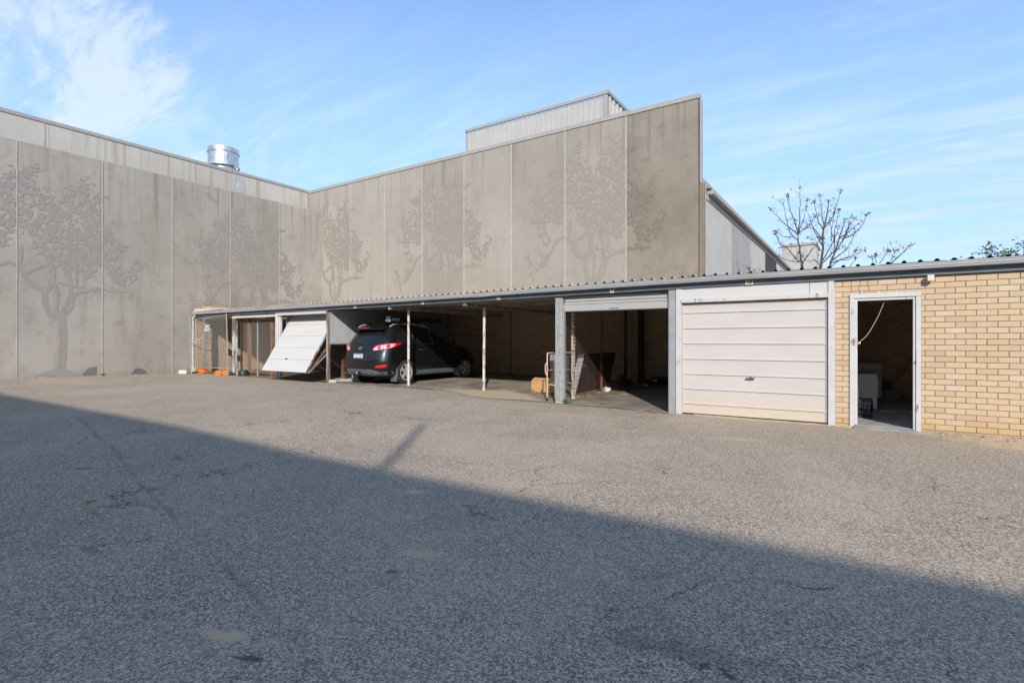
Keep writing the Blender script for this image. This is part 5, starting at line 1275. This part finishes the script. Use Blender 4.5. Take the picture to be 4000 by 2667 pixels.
for y0 in (0.0, .82):
    m = MB(); m.tube(chain([(0, y0, .98), (-.045, y0, .93), (-.05, y0, .80), (-.035, y0, .72), (0, y0, .68)], 3), .012, 8); m.build('side_hoop', M['pinkpaint'], fb, smooth=True)
m = MB()
for x in (.05, .085, .12, .155):
    for y0 in [.06 + .075 * i for i in range(10)]:
        m.tube([(x + .006 * math.sin(i_ * 1.3 + y0 * 40), y0, .42 + .0385 * i_) for i_ in range(20)], .0045, 4, caps=False)
m.build('spring_mesh', plain('spring_steel', (.20, .21, .23), .4, .7), fb)['kind'] = 'stuff'
m = MB()
for x in (.05, .085, .12, .155): m.box(x - .010, x + .010, .052, .062, 1.02, 1.16)
m.build('tape', plain('grey_tape', (.30, .31, .33), .6), fb)
for x in (0.0, .205):
    for y0 in (0.0, .82):
        c_ = part('castor', fb, (x, y0, zg)); m = MB(); m.lathe([(0, -.012), (.032, -.012), (.036, 0), (.032, .012), (0, .012)], (0, -.01, .036), 'x', 14); m.build('wheel', M['black'], c_, smooth=True)
        m = MB(); m.box(-.008, .008, -.012, .012, .04, .10); m.build('fork', M['galv'], c_)

# cardboard box
bx = thing('cardboard_box', 'brown cardboard box with open flaps behind the folding bed', 'box', (-8.60, 1.36, g(-8.6, 1.4) + .012), rz=.06)
kraft = plain('cardboard', (.50, .29, .115), .85, 0, .07, 5)
m = MB(); a, b, h = .33, .2, .29
for s in ((-a, a, -b, -b + .005), (-a, a, b - .005, b), (-a, -a + .005, -b + .006, b - .006), (a - .005, a, -b + .006, b - .006)): m.box(s[0], s[1], s[2], s[3], 0, h)
m.box(-a + .006, a - .006, -b + .006, b - .006, 0, .01); m.build('carton', kraft, bx)
for s, up in ((-1, .05), (1, .02)):
    m = MB(); m.add([(-a, s * b, h + .002), (a, s * b, h + .002), (a, s * b * .08, h + .03 + up * .4), (-a, s * b * .10, h + .02 + up)], [(0, 1, 2, 3)]); m.build('flap', kraft, bx, fixn=False)
m = MB(); m.box(-a + .03, -a + .10, -b - .0016, -b - .0006, .03, .05); m.box(-a + .03, -a + .08, -b - .0016, -b - .0006, .21, .215); m.box(-a + .03, -a + .08, -b - .0016, -b - .0006, .225, .23); m.build('print', M['ink'], bx)

# mattress leaning on the mesh
mt = thing('mattress', 'dark mattress with silver edge leaning inside the mesh cage', 'mattress')
dark = plain('mattress_underside', (.012, .011, .012), .85, 0, .3, 5); silv = plain('mattress_border', (.42, .42, .44), .5, 0, .12, 8)
m = MB(); y0, y1 = 1.60, 3.62; xb, xt, zb, zt = -7.90, -7.70, g(-7.9, 2.4) + .012, 1.15; th = .17
v = []
for y_, o in ((y0, 0), (y1, 1)):
    sag = .0; v += [(xb, y_, zb), (xt, y_ + .1, zt), (xt - th, y_ + .1, zt - .02), (xb - th, y_, zb)]
m.add(v, [(0, 1, 5, 4), (3, 7, 6, 2), (0, 3, 2, 1), (4, 5, 6, 7), (1, 2, 6, 5), (0, 4, 7, 3)]); m.build('core', dark, mt, bevel=.02)
m = MB(); m.add([(xb - .0, y0 - .012, zb + .01), (xt, y0 + .088, zt), (xt - th, y0 + .088, zt - .02), (xb - th, y0 - .012, zb + .01), (xb, y0 - .002, zb + .01), (xt, y0 + .098, zt), (xt - th, y0 + .098, zt - .02), (xb - th, y0 - .002, zb + .01)], [(0, 1, 2, 3), (4, 7, 6, 5), (0, 4, 5, 1), (1, 5, 6, 2), (2, 6, 7, 3), (3, 7, 4, 0)]); m.build('border', silv, mt, bevel=.003)
m = MB(); m.box(-7.762, -7.757, 1.74, 1.82, .84, .93); m.build('tag', M['white'], mt)
sk = MB(); sk.bar((-8.02, 4.05, 1.0), (-7.86, 4.12, 1.42), .07, .03); tag(sk.build('timber_offcut', plain('orange_timber', (.45, .25, .07), .8), None), 'orange timber offcut poking up behind the dark mattress', 'timber')
st = thing('log', 'split firewood log standing in front of the mattress end', 'log', (-7.88, 4.42, g(-7.9, 4.4) + .01))
m = MB(); v = []
for j in range(6):
    for k in range(12):
        a = 2 * math.pi * k / 12; r = .105 + .022 * math.sin(k * 2.7) + .012 * math.sin(k * 1.3 + j); v.append((r * math.cos(a) + .01 * j, r * math.sin(a), .062 * j))
m.add(v, [(j * 12 + k, j * 12 + (k + 1) % 12, j * 12 + 12 + (k + 1) % 12, j * 12 + 12 + k) for j in range(5) for k in range(12)] + [tuple(range(12))[::-1]]); m.build('bark', peeling('log_bark', (.20, .16, .11), (.10, .07, .05), .5, stretch=.1, rough=.95), st, smooth=True)
m = MB(); m.add([(v[60 + k][0], v[60 + k][1], v[60 + k][2]) for k in range(12)], [tuple(range(12))]); m.build('cut_end', plain('cut_wood', (.30, .22, .13), .9), st, fixn=False)

def crumple(name, label, cat, size, loc, mat, seed, grp=None, flat=1.0):
    r = random.Random(seed); bm = bmesh.new(); bmesh.ops.create_icosphere(bm, subdivisions=2, radius=1.0)
    for v in bm.verts:
        n = 1 + r.uniform(-.30, .22); v.co = Vector((v.co.x * size[0] * n, v.co.y * size[1] * n, max(0.0, (v.co.z + .55)) * size[2] * n * .65))
    me = bpy.data.meshes.new(name); bm.to_mesh(me); bm.free(); me.materials.append(mat)
    o = bpy.data.objects.new(name, me); C.objects.link(o); o.location = loc; return tag(o, label, cat, grp)
pw = plain('dirty_paper', (.58, .53, .48), .8, 0, .2, 20); pkb = plain('black_polythene', (.012, .012, .013), .3, 0, .2)
crumple('paper_scrap', 'crumpled white paper at the foot of the brown cage post', 'paper', (.11, .08, .13), (-7.56, 2.72, g(-7.6, 2.7) + .01), pw, 3)
crumple('paper_scrap', 'smaller crumpled paper beside the log', 'paper', (.08, .06, .08), (-7.66, 3.55, g(-7.6, 3.5) + .01), pw, 4)
crumple('rubbish_bag', 'black rubbish bag lying against the back wall of the roller-door bay', 'bag', (.40, .20, .24), (-7.0, 5.30, g(-7, 5.3) + .01), pkb, 6)
crumple('rubbish_bag', 'small shiny black bag at the foot of the dark cage post', 'bag', (.15, .12, .17), (-7.78, 4.72, g(-7.8, 4.7) + .01), pkb, 8)
crumple('food_carton', 'white food carton lying on the black rubbish bag', 'carton', (.07, .05, .09), (-7.03, 5.08, g(-7, 5) + .13), pw, 9)
m = MB(); m.add([(-.16, -.03, .006), (.02, -.015, .012), (.17, .0, .006), (.16, .035, .006), (.03, .025, .02), (-.13, .02, .006)], [(0, 1, 4, 5), (1, 2, 3, 4)]); o = m.build('paper_scrap', pw, None, fixn=False); o.location = (-6.98, 2.35, g(-7, 2.3) + .012); tag(o, 'flat torn white paper lying on the open bay floor', 'paper')
crumple('drink_carton', 'pale drink carton lying against the foot of the thick dark cage post', 'carton', (.09, .05, .07), (-7.22, 4.75, g(-7.2, 4.7) + .01), pw, 12)

# ------------------------------------------------------------------ inside the laundry
appl = plain('appliance_white', (.78, .78, .77), .4, 0, .03); appg = plain('appliance_grey', (.60, .61, .61), .45, 0, .04)
fz = 0.088
dr = thing('clothes_dryer', 'white enamelled dryer cabinet standing just inside the laundry', 'dryer', (-1.97, 2.75, fz))
m = MB(); m.box(-.33, .29, -.24, .28, .01, .70); m.build('cabinet', appl, dr, bevel=.012)
m = MB(); m.box(-.335, .295, -.245, .285, .703, .722); m.build('lid', appl, dr, bevel=.006)
m = MB(); m.box(.293, .312, -.20, .24, .25, .62); m.build('side_panel', appl, dr, bevel=.004)
m = MB(); m.box(-.2, .25, -.1, .05, .723, .74); m.build('dark_tray', M['black'], dr, bevel=.004)
wm = thing('washing_machine', 'grey white front-loading washing machine against the laundry back wall', 'washing machine', (-1.84, 5.28, fz))
m = MB(); m.box(-.30, .30, -.26, .28, .01, .70); m.build('cabinet', appg, wm, bevel=.01)
m = MB(); m.box(-.30, .30, -.27, .28, .703, .835); m.build('control_panel', appl, wm, bevel=.01)
m = MB(); m.lathe([(0, -.03), (.036, -.03), (.042, 0)], (.18, -.271, .77), 'y', 20); m.build('dial', appl, wm, smooth=True)
m = MB(); m.lathe([(0, -.012), (.13, -.014), (.17, -.02), (.19, -.012), (.19, 0)], (0, -.261, .40), 'y', 32); m.build('porthole', plain('porthole_grey', (.14, .14, .15), .2), wm, smooth=True)
cr_ = thing('milk_crate', 'black plastic milk crate on the laundry floor by the door', 'crate', (-1.945, 1.16, fz))
blk = plain('crate_plastic', (.028, .03, .034), .5)
a, h = .165, .33
for nm, f_ in (('side', lambda u, z: (u, -a, z)), ('side', lambda u, z: (u, a, z)), ('side', lambda u, z: (-a, u, z)), ('side', lambda u, z: (a, u, z))):
    m = MB()
    for z0, z1 in ((0, .035), (.10, .118), (.205, .222), (.285, .33)): m.bar(f_(-a, (z0 + z1) / 2), f_(a, (z0 + z1) / 2), .012, z1 - z0)
    for u in (-a, -.095, -.032, .032, .095, a): m.bar(f_(u, .118), f_(u, .29), .015 if abs(u) < a else .03, .012)
    for u in (-.11, 0, .11): m.bar(f_(u - .05, .105), f_(u, .03), .010, .010); m.bar(f_(u, .03), f_(u + .05, .105), .010, .010)
    m.build(nm, blk, cr_)
m = MB(); m.box(-a + .01, a - .01, -a + .01, a - .01, .0, .012); m.build('base', blk, cr_)
crumple('plastic_bag', 'tied pale grey plastic bag slumped beside the washing machine', 'bag', (.19, .13, .21), (-1.37, 5.16, fz), plain('grey_bag', (.36, .31, .27), .3, 0, .12), 21)
crumple('cloth', 'bundle of dark teal cloth behind the pale bag', 'cloth', (.13, .12, .34), (-1.45, 5.42, fz + .15), plain('teal_cloth', (.035, .13, .16), .9, 0, .35, 9), 23)
m = MB(); m.tube(chain([(-1.62, .085, 2.118), (-1.68, .082, 1.93), (-1.76, .08, 1.74), (-1.86, .078, 1.55), (-1.965, .07, 1.435)], 5), .0048, 6); tag(m.build('rope', M['rope'], None, smooth=True), 'tan rope hanging across the laundry doorway to the knob', 'rope')
m = MB(); m.tube(chain([(-1.64, 2.28, fz + .012), (-1.4, 2.30, fz + .012), (-1.18, 2.25, fz + .012), (-1.0, 2.3, fz + .012), (-0.86, 2.4, fz + .012), (-1.0, 2.55, fz + .012), (-1.15, 2.48, fz + .012)], 5), .009, 6); tag(m.build('hose', M['wht_cable'], None, smooth=True), 'white cable snaking across the laundry floor', 'cable')
m = MB(); m.tube(chain([(-0.93, 5.585, 1.10), (-1.0, 5.58, .98), (-1.1, 5.57, .72), (-1.25, 5.57, .52), (-1.36, 5.56, .47)], 5), .008, 5); tag(m.build('lead', plain('olive_cord', (.16, .15, .10), .8), None), 'thin cord drooping down the laundry back wall', 'cord')

# ------------------------------------------------------------------ sand, leaves, weeds
m = MB(); N1, N2 = 40, 12; v = []
for j in range(N2):
    for i in range(N1):
        x = -2.15 + 4.6 * i / (N1 - 1); t = j / (N2 - 1)
        wdt = 0.10 + 0.85 * max(0.0, min(1.0, (x + 1.15) / 0.55)) ** 1.2 + 0.10 * mnoise.noise(Vector((x * 2.2, 0, 4)))
        y = 0.004 - wdt * t; hgt = (0.055 if x > -1.1 else 0.018) * (1 - t) ** 1.1 + .006 * mnoise.noise(Vector((x * 6, y * 6, 1)))
        v.append((x, y, g(x, y) + max(-0.02 * t, hgt) + .004 - 0.03 * t ** 6))
m.add(v, [(j * N1 + i, j * N1 + i + 1, (j + 1) * N1 + i + 1, (j + 1) * N1 + i) for j in range(N2 - 1) for i in range(N1 - 1)])
o = m.build('sand', M['sand'], None, smooth=True, fixn=True); o['kind'] = 'stuff'
m = MB(); v = []
for j in range(4):
    for i in range(30):
        x = -4.6 + 2.5 * i / 29; t = j / 3; y = .02 - .10 * t * (1 + .6 * mnoise.noise(Vector((x * 3, 2, 2)))) - .12 * math.exp(-((x + 3.6) / .7) ** 2) * t
        v.append((x, y, g(x, y) + .014 * (1 - t) + .004 - .02 * t ** 4))
m.add(v, [(j * 30 + i, j * 30 + i + 1, (j + 1) * 30 + i + 1, (j + 1) * 30 + i) for j in range(3) for i in range(29)])
o = m.build('sand', M['sand'], None, smooth=True); o['kind'] = 'stuff'
def litter(name, spots, count, mats, size, seed):
    r = random.Random(seed); m = MB()
    for _ in range(count):
        cx_, cy_, sx, sy = r.choice(spots); x = r.gauss(cx_, sx); y = r.gauss(cy_, sy)
        if not (-23.3 < x < -5.2): continue
        s = size * r.uniform(.5, 1.4); a = r.uniform(0, 6.3); ti = r.uniform(-.5, .5); z = g(x, y) + .014 + abs(ti) * s * .5 + r.uniform(0, .012)
        c, d = math.cos(a) * s, math.sin(a) * s
        m.add([(x - c, y - d, z - ti * s * .4), (x - d * .4, y + c * .4, z + .006), (x + c, y + d, z + ti * s * .4), (x + d * .4, y - c * .4, z + .004)], [(0, 1, 2, 3)], r.randrange(len(mats)))
    o = m.build(name, mats, None, fixn=False); o['kind'] = 'stuff'; return o
lv = [plain('leaf_tan', (.42, .27, .11), .8), plain('leaf_brown', (.22, .12, .05), .8), plain('leaf_straw', (.50, .36, .17), .8)]
litter('leaf_litter', [(-7.45, 1.6, .10, .6), (-7.35, 2.9, .16, .6), (-7.3, 4.4, .35, .4), (-6.6, 5.0, .6, .3), (-7.7, 1.2, .15, .5), (-8.1, .9, .25, .3), (-8.4, 1.15, .3, .12)], 2300, lv, .022, 31)
litter('leaf_litter', [(-20.6, 1.0, .6, .35), (-21.3, 1.6, .6, .4), (-19.6, .7, .4, .25)], 1100, [lv[1], plain('leaf_russet', (.26, .11, .05), .8), lv[0]], .028, 33)
r = random.Random(41); gm = MB()
def grit(n, fx, fy, s0, s1):
    for _ in range(n):
        x, y = fx(), fy(); s = r.uniform(s0, s1); a = r.uniform(0, 3); z = g(x, y) + .003; c, d = math.cos(a) * s, math.sin(a) * s; e = r.uniform(.3, .9)
        gm.add([(x - c, y - d, z), (x + d * e, y - c * e, z), (x + c, y + d, z), (x - d * e, y + c * e, z), (x + .2 * c, y, z + s * .6)], [(0, 1, 4), (1, 2, 4), (2, 3, 4), (3, 0, 4)], r.randrange(3))
grit(420, lambda: -23.57 + abs(r.gauss(0, .10)), lambda: r.uniform(-9, -0.6), .008, .03)
grit(260, lambda: r.uniform(-20.3, -5.0), lambda: -abs(r.gauss(0, .10)) - .04, .006, .022)
grit(90, lambda: r.uniform(-4.9, -1.2), lambda: -abs(r.gauss(0, .06)) - .05, .005, .014)
grit(160, lambda: r.gauss(-3.5, 4.5), lambda: r.uniform(-9.3, -0.5), .004, .010)
gm.build('debris', [plain('grit_soil', (.12, .09, .065), .9), plain('grit_stone', (.42, .39, .34), .9), plain('grit_leaf', (.24, .14, .06), .9)], None)['kind'] = 'stuff'
litter('debris', [(-5.5, -.3, .1, .1)], 0, lv, .02, 34) if False else None
green = plain('weed_green', (.075, .125, .025), .8, 0, .3, 20)
def weed(x, y, n, h, label, seed):
    r = random.Random(seed); t = thing('weed', label, 'weed', (x, y, g(x, y)), 'weeds along the garages'); m = MB()
    for _ in range(n):
        a = r.uniform(0, 6.3); l = h * r.uniform(.5, 1.2); sp = r.uniform(.3, 1.0) * h; w = .006 + .012 * r.random(); bx_, by_ = r.gauss(0, h * .35), r.gauss(0, h * .35)
        c, d = math.cos(a), math.sin(a)
        m.add([(bx_ - d * w * .4, by_ + c * w * .4, 0), (bx_ + d * w * .4, by_ - c * w * .4, 0), (bx_ + c * sp * .5 + d * w, by_ + d * sp * .5 - c * w, l * .7), (bx_ + c * sp, by_ + d * sp, l), (bx_ + c * sp * .5 - d * w, by_ + d * sp * .5 + c * w, l * .7)], [(0, 1, 2, 3, 4)])
    m.build('leaves', green, t, fixn=False); return t
weed(-20.62, -.14, 80, .11, 'green weeds at the foot of the flaking timber post', 1)
weed(-7.34, .03, 22, .12, 'green leafy weed at the right foot of the galvanised post', 2)
weed(-22.75, -.36, 45, .08, 'low green weeds beside the long orange fence foot', 3)
weed(-23.15, -.62, 30, .06, 'tiny green weeds by the white block', 4)
weed(-23.50, -2.95, 26, .06, 'tiny weeds at a panel joint along the foot of the left concrete wall', 6)
weed(-15.55, -.08, 18, .07, 'few green blades at the foot of the grey timber post', 5)
r = random.Random(5); bits = MB(); bm_ = [plain('grit_dark', (.10, .08, .06), .9), plain('grit_pale', (.5, .45, .38), .9), plain('grit_brown', (.22, .15, .09), .9)]
for _ in range(170):
    x = r.uniform(-1.0, .4); y = -abs(r.gauss(0, .22)) - .05; s = r.uniform(.004, .016) * (1.6 if x > -.3 else 1); a = r.uniform(0, 3)
    z = g(x, y) + max(.0, .055 * (1 + y / .9)); c, d = math.cos(a) * s, math.sin(a) * s
    bits.add([(x - c, y - d, z), (x + d * .6, y - c * .6, z), (x + c, y + d, z), (x - d * .6, y + c * .6, z), (x, y, z + s * .9)], [(0, 1, 4), (1, 2, 4), (2, 3, 4), (3, 0, 4)], r.randrange(3))
bits.build('debris', bm_, None)['kind'] = 'stuff'
m = MB(); m.lathe([(0, 0), (.016, 0), (.016, .012), (.012, .016), (0, .016)], (0, 0, 0), 'z', 14); o = m.build('bottle_cap', glossy('blue_cap', (.03, .12, .35), .4), None); o.location = (-.47, -.24, g(-.47, -.24) + .045); o.rotation_euler = (.4, 0, 0); tag(o, 'small blue bottle cap lying in the sand by the brick wall', 'bottle cap')

# cracks in the seal, open in places and filled with soil and sand
m = MB(); r = random.Random(77)
for pts, w in CRACKS:
    P = chain([(x, y, 0) for x, y in pts], 14); L0, L1 = [], []
    for i, q in enumerate(P):
        t = (P[min(i + 1, len(P) - 1)] - P[max(i - 1, 0)]).normalized(); nrm = Vector((-t.y, t.x, 0))
        q = q + nrm * r.gauss(0, .010); wd = w * max(.001, .0036 * (0.6 + 1.3 * mnoise.noise(Vector((q.x * 4, q.y * 4, 9)))))
        L0.append(q + nrm * wd); L1.append(q - nrm * wd)
    v = [(a.x, a.y, g(a.x, a.y) + .012 * mnoise.noise(Vector((a.x * .35, a.y * .35, 0))) + .004) for a in L0 + L1]; n = len(P)
    m.add(v, [(i, i + 1, n + i + 1, n + i) for i in range(n - 1) if r.random() > .12])
tcr = NT('crack_soil', 0.95, spec=0.1); tcr.col(tcr.mix(tcr.rng(tcr.noise(6, 4, .6), .42, .6), (.10, .085, .06), (.32, .26, .15)))
o = m.build('crack', tcr.m, None, fixn=True); o['kind'] = 'stuff'
# ------------------------------------------------------------------ trees
bark = plain('grey_brown_bark', (.095, .058, .036), .9, 0, .25, 20)
leafm = [plain('spring_leaf', (.13, .18, .035), .7, 0, .3, 9), plain('dull_leaf', (.08, .115, .03), .7, 0, .3, 9), plain('dry_leaf', (.17, .11, .05), .8, 0, .2, 9)]
def leafball(m, c, r, n, s, rg, dry=.05):
    for _ in range(n):
        p = c + Vector((rg.gauss(0, r), rg.gauss(0, r), rg.gauss(0, r))); a = Vector((rg.gauss(0, 1), rg.gauss(0, 1), rg.gauss(0, .7))).normalized(); b = a.cross(Vector((rg.gauss(0, 1), rg.gauss(0, 1), rg.gauss(0, 1)))).normalized()
        q = s * rg.uniform(.6, 1.3)
        m.add([p - a * q, p + b * q * .45, p + a * q, p - b * q * .45], [(0, 1, 2, 3)], 2 if rg.random() < dry else rg.randrange(2))
def bare_tree(name, label, strokes, y0, spread, seed, base, k=1.0, fuzz=1.0):
    rg = random.Random(seed); t = thing(name, label, 'tree', (0, 0, 0)); br = MB(); lf = MB(); tw = MB(); depth = {}
    for pts, rad in strokes:
        key = (round(pts[0][0], 1), round(pts[0][1], 1)); near = min(depth.items(), key=lambda q: (q[0][0] - pts[0][0]) ** 2 + (q[0][1] - pts[0][1]) ** 2, default=None)
        d0 = near[1] if near and math.hypot(near[0][0] - pts[0][0], near[0][1] - pts[0][1]) < .35 else rg.uniform(-.2, .2)
        L_ = math.hypot(pts[-1][0] - pts[0][0], pts[-1][1] - pts[0][1]); dd = rg.uniform(-1, 1) * spread * L_
        P = []
        for i, (x, z) in enumerate(pts):
            q = i / (len(pts) - 1); dpt = d0 + dd * q; depth[(x, z)] = dpt
            s = (y0 + dpt + 10.35) / (y0 + 10.35)        # farther limbs keep the same apparent spread
            P.append(Vector((-1.9 + (x + 1.9) * s, y0 + dpt, 1.45 + (z - 1.45) * s)))
        P = chain(P, 5); r0 = rad * k * 3.4; P = [p + Vector((rg.gauss(0, .006), rg.gauss(0, .006), 0)) for p in P]
        n = len(P); br.tube(P, [max(.0068, r0 * (1 - .72 * i / (n - 1))) for i in range(n)], 6)
        leafball(lf, P[-1], .038, 9, .046, rg, .1)
        for i in range(3, n - 1):
            if rg.random() < .62 * fuzz:
                c = P[i]; dr_ = Vector((rg.uniform(-1, 1), rg.uniform(-1, 1), rg.uniform(.2, 1))).normalized(); l = rg.uniform(.08, .42); e = c + dr_ * l
                tw.tube([c, c + dr_ * l * .5 + Vector((0, 0, .01)), e], [.0045, .0035, .002], 4)
                if rg.random() < .62: leafball(lf, e, .028, rg.randrange(2, 6), .034, rg, .12)
                else:
                    for _ in range(3): tw.tube([e, e + Vector((rg.gauss(0, .05), rg.gauss(0, .05), rg.uniform(0, .07)))], .0015, 3)
    br.build('branches', bark, t, smooth=True)
    tw.build('twigs', bark, t)['kind'] = 'stuff'; lf.build('leaves', leafm, t, fixn=False)
    m = MB()
    for x, z, rr_ in base: m.tube([(x, y0, -.1), (x, y0, z * .5), (x, y0, z)], [rr_ * 1.5, rr_ * 1.15, rr_], 10)
    m.build('trunk', bark, t, smooth=True); return t
bare_tree('bare_tree', 'leafless young tree with two stems and budding tips behind the garages', BARE[:18], 9.0, .5, 11, [(-3.54, 3.78, .034), (-3.03, 3.79, .034)], 1.0)
bare_tree('bare_tree', 'leafless tree whose arching right limbs lean over the garage roof', BARE[18:], 9.5, .5, 12, [(-2.80, 3.85, .028)], 1.0)
bare_tree('sapling', 'low sapling tips poking just above the roof gutter', BARE2, 9.0, .3, 13, [(-1.3, 3.7, .02), (-1.62, 3.75, .012), (-1.69, 3.7, .01), (-1.45, 3.72, .012)], 1.0, .8)
bare_tree('sapling', 'tiny sapling shoots in front of the warehouse side', [([(-5.02, 3.5), (-5.08, 3.72), (-5.14, 3.92)], .004), ([(-4.88, 3.5), (-4.93, 3.65), (-4.98, 3.8)], .003)], 9.0, .2, 14, [(-5.02, 3.55, .01)], 1.0)
rg = random.Random(3)
for i, (x, y, z, label, nb) in enumerate(((2.40, 13, 4.12, 'dark green leafy tree top showing above the gutter at far right', 330), (1.15, 13.5, 3.88, 'low green spray of leaves just above the gutter', 150))):
    t = thing('leafy_tree', label, 'tree', (x, y, 0)); m = MB(); m.tube([(0, 0, -.1), (0, 0, z * .6), (.1, 0, z)], [.12, .09, .04], 8); m.build('trunk', bark, t, smooth=True)
    m = MB(); lfm = MB()
    for k in range(34 if i == 0 else 18):
        a = rg.uniform(0, 6.3); rr_ = rg.uniform(.3, 1.0) * (1.1 if i == 0 else .6); e = Vector((rr_ * math.cos(a), rr_ * math.sin(a), z + rg.uniform(-.9, .45) * (1 if i == 0 else .5)))
        m.tube([(0, 0, z * .6), e * .5 + Vector((0, 0, z * .38)), e], [.03, .015, .004], 4); leafball(lfm, e, .11, 22, .06, rg, .08); leafball(lfm, e * .8 + Vector((0, 0, z * .2)), .12, 14, .06, rg, .1)
    m.build('limbs', bark, t); lfm.build('crown', leafm, t, fixn=False)
hs = thing('far_house', 'brown tiled roof edge of a house at far right', 'house', (0, 0, 0))
m = MB(); m.prism([(2.35, 4.02), (5.2, 5.35), (8.0, 4.02), (8.0, 3.95), (2.35, 3.95)], 15, 22, 'y'); m.build('roof', plain('brown_tiles', (.15, .09, .06), .85, 0, .3, 3), hs)
m = MB(); m.box(2.7, 7.7, 15.3, 21.7, 0, 3.945); m.build('wall', M['mortar'], hs)
